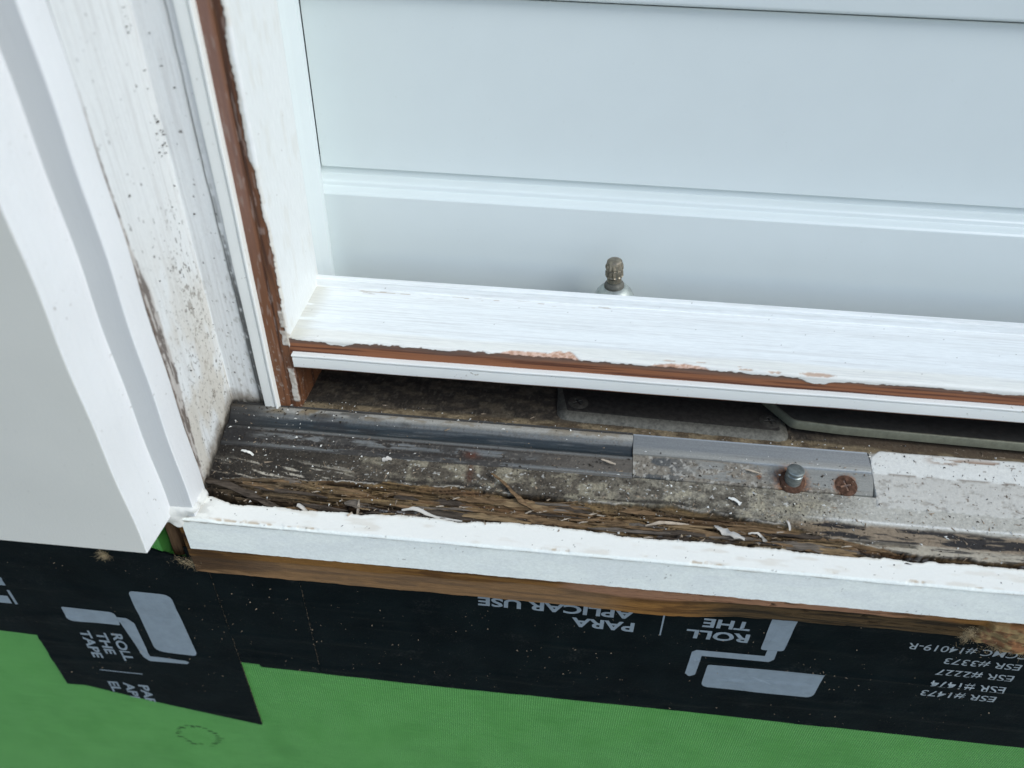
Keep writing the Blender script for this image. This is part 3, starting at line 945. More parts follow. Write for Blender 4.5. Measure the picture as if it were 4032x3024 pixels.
# ---- weatherstrips
ws = fillet([(-107.0, 28.5), (-107.0, 26.0), (-103.4, 25.8), (-103.2, 26.2), (-102.7, 26.2), (-102.5, 25.2), (-101.6, 25.2), (-101.5, 28.5)], [0, .5, .4, .1, .1, .4, .4, 0], 3)
extrude('jamb_weatherstrip', [(a * 1e-3, b * 1e-3) for a, b in ws], 'Z', 0.0172, ZT, M_VINYL, frame, 40, 0.00004)
ws = fillet([(28.5, 37.9), (26.0, 37.9), (25.8, 42.0), (26.3, 42.3), (26.3, 42.6), (25.3, 42.9), (25.3, 43.7), (28.5, 43.8)], [0, .5, .4, .1, .1, .4, .4, 0], 3)
extrude('stop_weatherstrip', [(a * 1e-3, b * 1e-3) for a, b in ws], 'X', -0.0926, XR, M_VINYL, frame, 60, 0.00004)


# ---- stile: brown wood edge, then the white face towards the opening
def build_stile():
    Zc = np.concatenate([np.arange(16.0, 176.0, 0.4), np.linspace(177, ZT * 1000, 110)])
    p = []
    for xx in np.arange(-101.8, -93.9, 0.2):
        g = .55 * np.exp(-((xx + 97.4) / .55) ** 2)
        p.append((xx, 27.7 + g, 0))
    for t in np.linspace(0, math.pi / 2, 5): p.append((-93.9 + .7 * math.sin(t), 28.4 - .7 * math.cos(t), .5))
    for yy in np.arange(28.7, 63.2, 0.45): p.append((-93.2, yy, 1))
    p.append((-93.4, 63.6, 1)); p.append((-110, 63.6, 1))
    p = np.array(p)
    z = np.broadcast_to(Zc[:, None], (len(Zc), len(p))).copy()
    px = np.broadcast_to(p[:, 0], z.shape).copy(); py = np.broadcast_to(p[:, 1], z.shape).copy()
    s = np.concatenate([[0], np.cumsum(np.hypot(np.diff(p[:, 0]), np.diff(p[:, 1])))])
    s = np.broadcast_to(s, z.shape)
    s0 = 8.3                                       # arc length at the arris
    grain = fbm(s / .8 + 1.2 * fbm(s / 6, z / 40, 80), z / 30, 81, 4); blot = fbm(s / 3, z / 9, 82, 4); fine = fbm(s, z, 83, 3)
    wood = mixc(np.broadcast_to(lin(112, 74, 50), z.shape + (3,)), lin(76, 48, 34), sst(.4, .68, grain))
    wood = mixc(wood, lin(136, 104, 92), sst(4.6, 2.6, s) * sst(60, 110, z) * .75)
    wood = mixc(wood, lin(150, 132, 122), sst(.60, .72, fbm(s / .9, z / 5, 84, 4)) * sst(20, 60, z) * .5)
    wood = mixc(wood, lin(140, 122, 110), sst(.705, .74, fbm(s * 1.1, z / .9, 85, 3)) * sst(52, 44, z) * .9)
    paint = mixc(np.broadcast_to(lin(220, 222, 220), z.shape + (3,)), lin(208, 206, 198), sst(.55, .8, blot) * .4)
    paint = mixc(paint, lin(120, 100, 84), sst(.90, .92, fbm(s / 1.1, z / 1.4, 86, 3)) * .7)
    # paint edge: a hair before the arris up high, ragged, with remnants lower down
    b = s0 - .3 + .7 * (fbm(z / 9, z * 0, 87, 4) - .5) + .8 * (fbm(z / 1.2, s / 2, 88, 2) - .5)
    b = b - .9 * sst(110, 112, z) * sst(150, 146, z) + .5 * sst(93, 90, z) * sst(62, 66, z)
    m = sst(-.12, .12, s - b)
    m = m * sst(44.5, 46.5, z + 1.5 * (fbm(s / 3, z * 0, 91, 3) - .5))
    # islands of old paint on the brown edge
    def isl(z0, z1, sa, sb, k):
        zz = (z - z0) / (z1 - z0)
        e = .9 * (fbm(z / 2.0, s / 1.5, k, 3) - .5)
        return sst(-.1, .1, s - sa - e * 1.4) * sst(.1, -.1, s - sb - e) * sst(0, .06, zz) * sst(1, .94, zz)
    old = np.maximum.reduce([isl(20.5, 36.5, 6.4, 8.6, 92), isl(46.0, 52.5, 6.2, 8.8, 93), isl(53.5, 60.5, 6.6, 8.5, 94)])
    oldc = mixc(np.broadcast_to(lin(196, 190, 180), z.shape + (3,)), lin(170, 160, 148), sst(.45, .6, fine))
    c = mixc(wood, paint, m)
    c = mixc(c, oldc, old)
    c = mixc(c, lin(196, 188, 172), m * sst(1.6, .2, s - b) * .6)
    cov = np.maximum(m, old)
    c = mixc(c, lin(48, 34, 26), sst(-.5, -.1, s - b) * sst(.1, -.1, s - b) * (1 - cov) * .5)
    d = .30 * cov + .12 * (grain - .5) * (1 - cov)
    side = sst(-93.95, -93.25, px) * (py > 28.0)
    px = px + d * side; py = py - d * (1 - side) * (py < 30)
    V = np.stack([px, py, z], -1)
    me = mesh_np('stile', V.reshape(-1, 3) * 1e-3, grid_faces(*V.shape[:2], True), True, 45, c)
    o = link('stile', me, M_STILE, frame)
    o['label'] = 'bare brown wood edge beside white painted inner jamb'
build_stile()


# ---- bottom stop (operator cover): brown front edge, white sloping top, bead at the back
def build_stop():
    X = np.concatenate([np.arange(-93.6, 190.0, 0.4), np.linspace(191, XR * 1000, 100)])
    p = [(62.0, 36.2), (28.3, 36.2), (27.8, 36.5)]
    for zz in np.arange(36.8, 49.1, 0.22): p.append((27.7, zz))
    for t in np.linspace(0, math.pi / 2, 6): p.append((28.6 - .9 * math.cos(t), 49.0 + .9 * math.sin(t)))
    for yy in np.arange(28.9, 59.6, 0.4): p.append((yy, 49.9 + (yy - 28.6) * .078))
    zb = 49.9 + 31.2 * .078
    for t in np.linspace(0, math.pi / 2, 4): p.append((59.7 + .5 * math.sin(t), zb + .5 - .5 * math.cos(t)))
    for zz in np.arange(zb + .8, 55.3, .4): p.append((60.2, zz))
    for t in np.linspace(0, math.pi / 2, 4): p.append((60.8 - .6 * math.cos(t), 55.3 + .6 * math.sin(t)))
    p += [(61.6, 55.95), (62.9, 56.0), (63.2, 55.6), (63.2, 36.2)]
    p = np.array(p)
    x = np.broadcast_to(X[:, None], (len(X), len(p))).copy()
    py = np.broadcast_to(p[:, 0], x.shape).copy(); pz = np.broadcast_to(p[:, 1], x.shape).copy()
    sl = np.concatenate([[0], np.cumsum(np.hypot(np.diff(p[:, 0]), np.diff(p[:, 1])))])
    k0 = int(np.argmin(np.abs(p[:, 1] - 49.0) + np.abs(p[:, 0] - 27.7)))
    s = np.broadcast_to(sl - sl[k0], x.shape)      # 0 where the arris begins
    grain = fbm(x / 45, s / .55 + 1.0 * fbm(x / 60, s / 6, 100), 101, 4); blot = fbm(x / 12, s / 4, 102, 4); fine = fbm(x, s, 103, 3)
    wood = mixc(np.broadcast_to(lin(140, 90, 60), x.shape + (3,)), lin(88, 52, 36), sst(.42, .66, grain))
    wood = mixc(wood, lin(110, 92, 82), sst(-2.6, -.6, s + 1.6 * (blot - .5)) * .75)
    b = .1 + .8 * (fbm(x / 14, x * 0, 104, 4) - .5) + 1.0 * (fbm(x / 1.6, s / 1.5, 105, 3) - .5)
    b = b - 1.7 * np.exp(-((x - 91) / 6) ** 2) - .8 * sst(60, 70, x) * (.4 + fbm(x / 9, x * 0, 109, 2)) - 1.5 * np.exp(-((x + 76) / 5) ** 2)
    bite = 3.4 * np.exp(-((x - 4.0) / 4.2) ** 4) * (.6 + .5 * fbm(x / 2, x * 0, 106, 3)) + 1.7 * np.exp(-((x + 8) / 9.0) ** 6) + 1.3 * np.exp(-((x - 44) / 9.0) ** 4)
    m = sst(-.12, .12, s - b - bite)
    prim = sst(-.1, .1, s - b) * (1 - m)           # exposed old primer inside the bites
    spots = np.zeros_like(x)
    for cx, cs, rx, rs in ((40, 2.6, 2.2, .35), (51, 3.0, 1.6, .32), (66, .9, 2.6, .3), (76, .8, 2.6, .35), (90, 1.1, 6.0, .8), (64, 2.0, 1.0, .2)):
        spots = np.maximum(spots, sst(1.0, .7, np.hypot((x - cx) / rx, (s - cs) / rs) + .9 * (fine - .5)))
    paint = mixc(np.broadcast_to(lin(229, 232, 231), x.shape + (3,)), lin(212, 213, 210), sst(.5, .75, fbm(x / 40, s / 1.2, 107, 4)) * .35)
    cream = sst(7.5, 4.8, s + 2.0 * (fbm(x / 25, s / 3, 108, 3) - .5)) * (s < 20)
    paint = mixc(paint, lin(222, 218, 205), cream * .5)
    paint = mixc(paint, lin(150, 122, 92), sst(.70, .76, fbm(x / 6, s / .9, 110, 3)) * np.exp(-((s - 31.2) / 1.2) ** 2) * sst(60, 10, x) * .7)
    paint = mixc(paint, lin(90, 80, 70), sst(.895, .91, fbm(x / 1.3, s / .9, 111, 3)) * .7)
    paint = mixc(paint, lin(196, 196, 194), sst(.62, .70, fbm(x / 55, s / .35, 112, 3)) * .35)
    corn = sst(-83, -92, x) * sst(.45, .6, blot + .2) * (s < 33)
    paint = mixc(paint, lin(186, 180, 158), corn * .5)
    pcol = mixc(np.broadcast_to(lin(212, 180, 160), x.shape + (3,)), lin(180, 140, 116), sst(.4, .65, fine))
    c = mixc(wood, paint, m)
    c = mixc(c, pcol, prim)
    c = mixc(c, lin(176, 142, 116), spots * m * .8)
    c = mixc(c, lin(70, 46, 34), sst(-.45, -.1, s - b) * sst(.1, -.05, s - b) * .6)
    d = .28 * m * (1 - spots) + .10 * (grain - .5) * (1 - m) + .07 * m * (fbm(x / 60, s / .5, 113, 3) - .5)
    top = sst(49.2, 49.8, pz)
    pz = pz + d * top * (py < 59.5); py = py - d * (1 - top) * (pz < 49.8)
    V = np.stack([x, py, pz], -1)
    me = mesh_np('stop', V.reshape(-1, 3) * 1e-3, grid_faces(*V.shape[:2]), True, 45, c)
    o = link('stop', me, M_STOP, frame)
    o['label'] = 'white topped bottom stop with peeling paint on its brown front edge'
build_stop()

# dark back of the slot under the stop
box('slot_back', -0.12, XR, 0.0632, 0.068, 0.005, 0.0362, M_STUD, frame)

# ------------------------------------------------------------------ casing (brickmould) at the left
casing = thing('window_casing', (-0.16, -0.016, 0.0), 'white exterior casing board standing left of the window', 'casing')
cp = [(-225.0, -32.0), (-128.5, -32.0), (-128.5, -14.6), (-120.1, -14.6), (-120.1, -4.9), (-121.4, -4.4), (-121.4, -0.6), (-225.0, -0.6)]
cp = fillet(cp, [1.0, .55, .5, .55, .3, 0, 0, 0], 5)
mo = extrude('moulding', [(a * 1e-3, b * 1e-3) for a, b in cp], 'Z', 0.0, ZT, M_CASING, casing, 90, 0.00013)
mo.data.materials.append(M_CASFRONT); mo.data.materials.append(M_CASGREY)               # front-facing faces get darker greys, their shade put into the colour
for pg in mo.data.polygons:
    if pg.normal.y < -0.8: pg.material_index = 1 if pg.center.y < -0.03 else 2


def lumpy(name, pts, y0, y1, mat, parent, seed):
    """thick irregular smear: outline in x,z (mm) between two depths, softened"""
    bm = bmesh.new()
    a = [bm.verts.new((p[0] * 1e-3, y0 * 1e-3, p[1] * 1e-3)) for p in pts]
    b = [bm.verts.new((p[0] * 1e-3, y1 * 1e-3, p[1] * 1e-3)) for p in pts]
    bm.faces.new(a); bm.faces.new(b[::-1])
    for i in range(len(pts)):
        j = (i + 1) % len(pts)
        bm.faces.new((a[i], b[i], b[j], a[j]))
    bmesh.ops.recalc_face_normals(bm, faces=bm.faces)
    bmesh.ops.triangulate(bm, faces=bm.faces)
    bmesh.ops.subdivide_edges(bm, edges=bm.edges, cuts=3, use_grid_fill=True)
    for _ in range(4):
        bmesh.ops.smooth_vert(bm, verts=bm.verts, factor=0.5, use_axis_x=True, use_axis_y=True, use_axis_z=True)
    for v in bm.verts:
        q = float(fbm(np.array(v.co.x * 1e3 / 1.6 + v.co.y * 300), np.array(v.co.z * 1e3 / 1.6), seed, 3)) - .5
        v.co += Vector((q * .0009, -q * .0014, q * .0009))
    me = bpy.data.meshes.new(name); bm.to_mesh(me); bm.free()
    me.polygons.foreach_set('use_smooth', [True] * len(me.polygons))
    return link(name, me, mat, parent)
lumpy('caulk_smear', [(-133.5, -5.5), (-130.3, -3.6), (-127.6, -6.6), (-125.2, -6.0), (-124.2, -.8), (-118.6, 2.2), (-118.4, 4.4), (-124, 4.6), (-129, 4.2), (-131.5, .8)], -15.5, -11.0, M_CAULK, casing, 5)
lumpy('caulk_bead', [(-124.5, -2.4), (-118.6, .2), (-118.4, 3.0), (-119.6, 5.4), (-122.4, 4.0)], -10.6, -4.6, M_CAULK, casing, 8)

# ------------------------------------------------------------------ casement operator in the slot
op = thing('casement_operator', (0.045, 0.05, 0.0176), 'dirty metal casement operator with bare crank spindle behind the stop', 'window operator')


def flat_plate(name, pts, rad, z0, z1, bev, mat, parent, rim=None):
    """plate with a rounded outline and a sloped rim"""
    out = fillet(pts, rad, 8)
    cx = sum(p[0] for p in out) / len(out); cy = sum(p[1] for p in out) / len(out)
    n = len(out)
    def inset(d):
        r = []
        for i in range(n):
            a = Vector(out[i - 1]); b = Vector(out[(i + 1) % n]); t = (b - a).normalized()
            nn = Vector((-t.y, t.x))
            q = Vector(out[i]) + nn * d
            r.append(q)
        return r
    area = sum(out[i - 1][0] * out[i][1] - out[i][0] * out[i - 1][1] for i in range(n))
    sg = 1 if area > 0 else -1
    rings = [(inset(0), z0), (inset(0), z1 - bev * .8), (inset(sg * bev * .35), z1 - bev * .25), (inset(sg * bev), z1)]
    V = [(q.x * 1e-3, q.y * 1e-3, zz * 1e-3) for r, zz in rings for q in r]
    F = []
    for k in range(3):
        for i in range(n):
            F.append((k * n + i, k * n + (i + 1) % n, (k + 1) * n + (i + 1) % n, (k + 1) * n + i))
    F.append(tuple(range(3 * n, 4 * n)))
    me = bpy.data.meshes.new(name)
    me.from_pydata(V, [], F)
    bm = bmesh.new(); bm.from_mesh(me); bmesh.ops.recalc_face_normals(bm, faces=bm.faces); bm.to_mesh(me); bm.free()
    me.materials.append(mat)
    me.materials.append(rim or mat)
    for i, pg in enumerate(me.polygons):
        pg.material_index = 1 if i < 3 * n else 0
    me.polygons.foreach_set('use_smooth', [True] * len(me.polygons))
    me.set_sharp_from_angle(angle=math.radians(40))
    return link(name, me, None, parent)


bp = flat_plate('base_plate', [(2.4, 31.3), (90.6, 28.6), (90.6, 61), (2.4, 61)], [6.5, 6.5, 0, 0], 16.8, 20.3, 4.4, M_OPMETAL, op, M_OPRIM)
screw_head('screw', Vector((11.2, 41.0, 20.35)) * 1e-3, 3.9e-3, M_OPSCREW, bp, (0, 0, 1), .5)
screw_head('screw', Vector((83.2, 38.4, 20.35)) * 1e-3, 3.9e-3, M_OPSCREW, bp, (0, 0, 1), .2)
flat_plate('operator_arm', [(79.0, 54), (90.4, 35.0), (107, 33.6), (XR * 1000, 22.0 + 3), (XR * 1000, 61), (79, 61)], [0, 4, 3, 0, 0, 0], 20.6, 24.2, .6, M_ARM, op, M_ARMRIM)

ax = Vector((-0.10, -0.06, 1)).normalized()
sp0 = Vector((0.0232, 0.0745, 0.0420))
dome = lathe('spindle_dome', [(7.9e-3, -6e-3), (7.9e-3, 5.5e-3), (7.7e-3, 7.6e-3), (7.0e-3, 9.4e-3), (5.8e-3, 10.9e-3), (4.2e-3, 11.8e-3), (3.6e-3, 12.0e-3)], sp0, M_DOME, op, 44, None, ax)
lathe('spindle_collar', [(3.9e-3, 11.6e-3), (3.9e-3, 12.9e-3), (3.6e-3, 13.5e-3), (2.9e-3, 14.0e-3), (2.85e-3, 14.6e-3)], sp0, M_OPRIM, op, 36, None, ax)
def knurl(a, h):
    g = 1.0
    t = h * 1e3
    if 17.2 < t < 19.4 or 20.0 < t < 22.0:
        g = 1 - .17 * (0.5 + 0.5 * math.cos(13 * a)) ** .7
    return g
kp = [(2.85, 14.4), (2.85, 16.2), (3.45, 16.9), (3.55, 17.3), (3.55, 17.6), (3.5, 18.6), (3.45, 19.2), (3.3, 19.5), (3.3, 19.9), (3.45, 20.1), (3.55, 20.5), (3.5, 21.3), (3.3, 21.9), (3.05, 22.4), (2.9, 23.2), (2.3, 23.7), (1.2, 23.9), (.05, 23.95)]
lathe('splined_shaft', [(a * 1e-3, b * 1e-3) for a, b in kp], sp0, M_BRASS, op, 78, knurl, ax)

# ------------------------------------------------------------------ interior shutter behind the opening
sh = thing('interior_shutter', (0.1, 0.1, 0.0), 'white interior shutter with stepped frame filling the opening', 'shutter')
pr = [(88.0, -20), (88.0, 78.6), (88.7, 79.5), (92.6, 80.0), (93.2, 80.3), (93.4, 81.6), (94.0, 82.3), (99.2, 82.7), (99.8, 83.0), (99.9, 90.0), (112, 90.0), (112, -20)]
extrude('bottom_frame', [(a * 1e-3, b * 1e-3) for a, b in fillet(pr, [0, .6, .8, .5, .3, .3, .8, .5, .2, 0, 0, 0], 3)], 'X', -0.125, XR, M_SHUT, sh, 2)
pr = [(-130, 63.8), (-96.6, 63.8), (-96.6, 74.0), (-92.7, 80.0), (-92.7, 112.0), (-130, 112.0)]
pr = [(-130, 66.0), (-99.2, 66.0), (-98.2, 70.5), (-95.6, 76.0), (-93.0, 78.6), (-92.8, 81.0), (-104.2, 114.0), (-130, 114.0)]
extrude('side_frame', [(a * 1e-3, b * 1e-3) for a, b in fillet(pr, [0, .8, 1.5, 2.0, 1.0, .8, 0, 0], 4)], 'Z', -0.02, ZT, M_SHUT, sh, 2)
pr = [(-98.4, 86.0), (XR * 1000, 86.0), (XR * 1000, 148.6), (-98.4, 148.6)]
extrude('bottom_rail', [(a * 1e-3, b * 1e-3) for a, b in fillet(pr, .8, 4)], 'Y', 0.0985, 0.118, M_SHUT, sh, 2)
pr = fillet([(95.6, 149.2), (95.6, 225.0), (103, 228.0), (118, 228.0), (118, 149.2)], [1.4, 3, 3, 0, .5], 4)
extrude('slat', [(a * 1e-3, b * 1e-3) for a, b in pr], 'X', -0.0983, XR, M_SHUT, sh, 2)
box('backing', -0.3, XR + .2, 0.119, 0.125, -0.05, ZT + .7, M_SHUT, sh)


# ------------------------------------------------------------------ tapes
def tape_y(x, z, t, seed):
    w = .35 * (fbm(x / 34, z / 20, seed, 3) - .5) + .5 * sst(.60, .75, fbm(x / 55, z / 7, seed + 3, 3))
    w = w + (1.3 * np.exp(-((z + 78.0 + .012 * (x - 60)) / 1.1) ** 2) * sst(60, 84, x) if seed == 210 else 0.0)
    return -(t + .18 + w * .55)


def tape(name, x0, x1, top, bottom, t, seed, label, torn_top=False, step=1.0, xl=None, xr=None):
    X = np.linspace(x0, x1, max(8, int((x1 - x0) / step)))
    tt = np.linspace(0, 1, 90)
    zt = pl(X, top); zb = pl(X, bottom)
    if torn_top: zt = zt + 2.2 * (fbm(X / 5, X * 0, seed + 7, 4) - .5)
    zb = zb + .25 * (fbm(X / 7, X * 0, seed + 9, 3) - .5)
    x = np.broadcast_to(X[:, None], (len(X), 90)).copy()
    z = zb[:, None] + (zt - zb)[:, None] * tt[None]
    if xl is not None: x[0] = xl + .18 * (fbm(z[0] / 5, z[0] * 0, seed + 1, 3) - .5)
    if xr is not None: x[-1] = xr + .25 * (fbm(z[-1] / 5, z[-1] * 0, seed + 2, 3) - .5)
    y = tape_y(x, z, t, seed)
    G = np.stack([x, y, z], -1)
    G = np.pad(G, ((1, 1), (1, 1), (0, 0)), mode='edge')
    for sl in ((0, slice(None)), (-1, slice(None)), (slice(None), 0), (slice(None), -1)): G[sl + (1,)] = -0.02
    me = mesh_np(name, G.reshape(-1, 3) * 1e-3, grid_faces(*G.shape[:2]), True, 40)
    e = thing(name, ((x0 + x1) / 2e3, 0, float(zb.mean()) * 1e-3), label, 'tape', 'black flashing tapes on the wall')
    link('tape_strip', me, M_TAPE, e)
    return e


T2 = tape('flashing_tape', -330, -226.0, [(-330, -38), (-226, -38)], [(-330, -105), (-246, -107.8), (-228, -108.5)], 0.0, 200, 'black tape at the far left edge with cut off large letters')
T3 = tape('flashing_tape', -118.0, 330, [(-118, -34), (330, -34)], [(-118, -116.2), (-86, -117.5), (71, -118.7), (220, -120.8), (330, -122)], 0.0, 210, 'long black tape under the sill with upside down lettering', False, 1.2)
T4 = tape('flashing_tape', -140, -95.3, [(-140, -35), (-95, -36)], [(-140, -113.6), (-123.6, -113.9), (-123.2, -116.2), (-95, -116.4)], 0.35, 220, 'short plain black tape piece overlapping beside the lettered vertical strip', False, .5, None, -95.3)
T1 = tape('flashing_tape', -228.3, -132.4, [(-228, -36), (-157, -37.5), (-148, -39.5), (-132, -43.0)], [(-228.3, -148.2), (-218.3, -147.7), (-186, -156.7), (-132, -169.3)], 0.75, 230, 'vertical black tape strip hanging below the casing with roller picture', True, .7, -227.6, -132.6)


def to_wall_mesh(name, polys, t, seed, mat, parent, clip=None, sub=2.0):
    """flat print: list of outlines (x,z in mm) laid on a tape"""
    bm = bmesh.new()
    for pts in polys:
        vs = [bm.verts.new((p[0], 0, p[1])) for p in pts]
        bm.faces.new(vs)
    return finish_print(name, bm, t, seed, mat, parent, clip)


def finish_print(name, bm, t, seed, mat, parent, clip=None):
    if clip is not None:
        bmesh.ops.bisect_plane(bm, geom=bm.verts[:] + bm.edges[:] + bm.faces[:], plane_co=clip[0], plane_no=clip[1], clear_outer=True)
    bmesh.ops.triangulate(bm, faces=bm.faces)
    for _ in range(3):
        es = [e for e in bm.edges if e.calc_length() > 2.0]
        if not es: break
        bmesh.ops.subdivide_edges(bm, edges=es, cuts=1, use_grid_fill=False)
        bmesh.ops.triangulate(bm, faces=bm.faces)
    if len(bm.verts):
        P = np.array([v.co[:] for v in bm.verts])
        yy = tape_y(P[:, 0], P[:, 2], t, seed) - 0.2
        for v, q in zip(bm.verts, yy):
            v.co = Vector((v.co.x, q, v.co.z)) * 1e-3
    me = bpy.data.meshes.new(name); bm.to_mesh(me); bm.free()
    return link(name, me, mat, parent)


def text_print(word, bx, frame_, t, seed, mat, parent, bold=0.012, clip=None, name='printed_word'):
    """word scaled into bx=(u0,u1,v0,v1) where frame_ maps (u,v) in mm to wall x,z"""
    cu = bpy.data.curves.new('word', 'FONT')
    cu.body = word
    cu.size = 1.0
    cu.offset = bold
    cu.resolution_u = 4
    ob = bpy.data.objects.new('word', cu)
    COL.objects.link(ob)
    bpy.context.view_layer.update()
    me = bpy.data.meshes.new_from_object(ob.evaluated_get(bpy.context.evaluated_depsgraph_get()))
    bpy.data.objects.remove(ob)
    P = np.array([v.co[:] for v in me.vertices])
    lo = P.min(0); hi = P.max(0)
    u0, u1, v0, v1 = bx
    bm = bmesh.new(); bm.from_mesh(me)
    bmesh.ops.remove_doubles(bm, verts=bm.verts, dist=1e-5)
    for v in bm.verts:
        u = u0 + (v.co.x - lo[0]) / (hi[0] - lo[0]) * (u1 - u0)
        w = v0 + (v.co.y - lo[1]) / (hi[1] - lo[1]) * (v1 - v0)
        x, z = frame_(u, w)
        v.co = (x, 0, z)
    bpy.data.meshes.remove(me)
    return finish_print(name, bm, t, seed, mat, parent, clip)


def rr(x0, x1, z0, z1, r):
    return fillet([(x0, z0), (x1, z0), (x1, z1), (x0, z1)], r, 6)


# vertical strip: words run downwards, tops of the letters to the right
down = lambda u, v: (v, -u)
ang = Vector((54.0, 0, -12.6))
cl = (Vector((-186, 0, -156.4)), Vector((-12.6, 0, -54.0)).normalized())
a1 = (0.75, 230, M_PRINT, T1)
text_print('ROLL', (99.6, 121.4, -190.0, -184.8), down, *a1, bold=.03)
text_print('THE', (99.8, 116.8, -197.5, -192.4), down, *a1, bold=.03)
text_print('TAPE', (99.2, 121.0, -205.0, -199.9), down, *a1, bold=.03)
to_wall_mesh('divider_line', [rr(-205.5, -184.2, -132.0, -131.3, .2)], 0.75, 230, M_PRINT, T1)
text_print('PARA', (141.8, 166.5, -189.6, -184.4), down, *a1, bold=.03, clip=cl)
text_print('APLICAR', (141.0, 180.0, -197.1, -191.9), down, *a1, bold=.03, clip=cl)
text_print('EL', (141.0, 150.5, -204.8, -199.7), down, *a1, bold=.03, clip=cl)
to_wall_mesh('roller_picture', [
    fillet([(-171.8, -66.4), (-171.8, -110.2), (-152.0, -111.0), (-153.2, -66.6)], [2.5, 4.0, 2.5, 4.5], 6),
    fillet([(-207.3, -82.6), (-207.3, -92.2), (-183.2, -92.6), (-183.0, -83.2)], [1.2, 3.5, .8, 3.0], 6),
    fillet([(-183.05, -86.6), (-183.05, -90.4), (-179.4, -90.6), (-179.4, -116.6), (-177.2, -119.4), (-159.0, -119.0), (-157.6, -117.4), (-159.0, -115.9), (-175.9, -115.4), (-175.9, -90.0), (-178.5, -86.7)], [0, 0, 0, .8, 1.5, .8, .5, .8, 0, 1.0, 1.5], 5),
], 0.75, 230, M_PRINT, T1)

# far left tape: cut off capital letters
to_wall_mesh('printed_letter', [[(-330, -67.2), (-226.5, -66.4), (-226.5, -72.0), (-330, -73.2)],
                                [(-330, -79.6), (-231.0, -79.6), (-231.0, -85.0), (-330, -85.6)],
                                [(-229.6, -75.2), (-226.5, -75.2), (-226.5, -85.2), (-229.6, -85.2)]], 0.0, 200, M_PRINT, T2)

# long tape: print is upside down
ups = lambda u, v: (-u, -v)
a3 = (0.0, 210, M_PRINT, T3)
text_print('PARA', (-41.0, -15.8, 57.0, 63.0), ups, *a3, bold=.03)
text_print('APLICAR USE', (-40.2, 22.4, 49.2, 54.8), ups, *a3, bold=.03)  # set against the wood above
text_print('ROLL', (-86.8, -61.8, 57.4, 63.2), ups, *a3, bold=.03)
text_print('THE', (-85.8, -67.2, 49.6, 55.2), ups, *a3, bold=.03)
to_wall_mesh('divider_line', [[(51.0, -40), (51.6, -63.4), (52.2, -63.4), (51.8, -40)]], 0.0, 210, M_PRINT, T3)
to_wall_mesh('roller_picture', [
    fillet([(74.4, -80.6), (122.2, -79.4), (121.8, -97.0), (74.4, -97.2)], [1.0, .4, 3.5, 3.5], 6),
    fillet([(92.5, -40), (102.3, -40), (102.0, -66.4), (92.8, -66.8)], [0, 0, 1.6, 1.6], 6),
    fillet([(95.6, -66.7), (99.6, -66.6), (99.8, -72.6), (98.0, -74.6), (70.8, -74.8), (70.6, -88.6), (68.3, -90.4), (66.3, -88.4), (66.4, -72.6), (68.0, -71.0), (95.6, -70.8)], [0, 0, 1.2, 1.0, 0, 1, 1, 1, 1.2, 1, 0], 5),
], 0.0, 210, M_PRINT, T3)
a4 = (0.0, 210, M_PRINT2, T3)
for w, u0, u1, v0, v1 in (('ESR #1473', -193.0, -163.2, 83.4, 87.8), ('ESR #1474', -193.6, -164.2, 76.2, 80.2), ('ESR #2227', -193.3, -163.4, 67.9, 72.2), ('ESR #3373', -193.0, -163.8, 60.2, 64.5), ('CCMC #14019-R', -193.0, -147.0, 52.6, 57.0)):
    text_print(w, (u0, u1, v0, v1), ups, *a4, bold=.004)


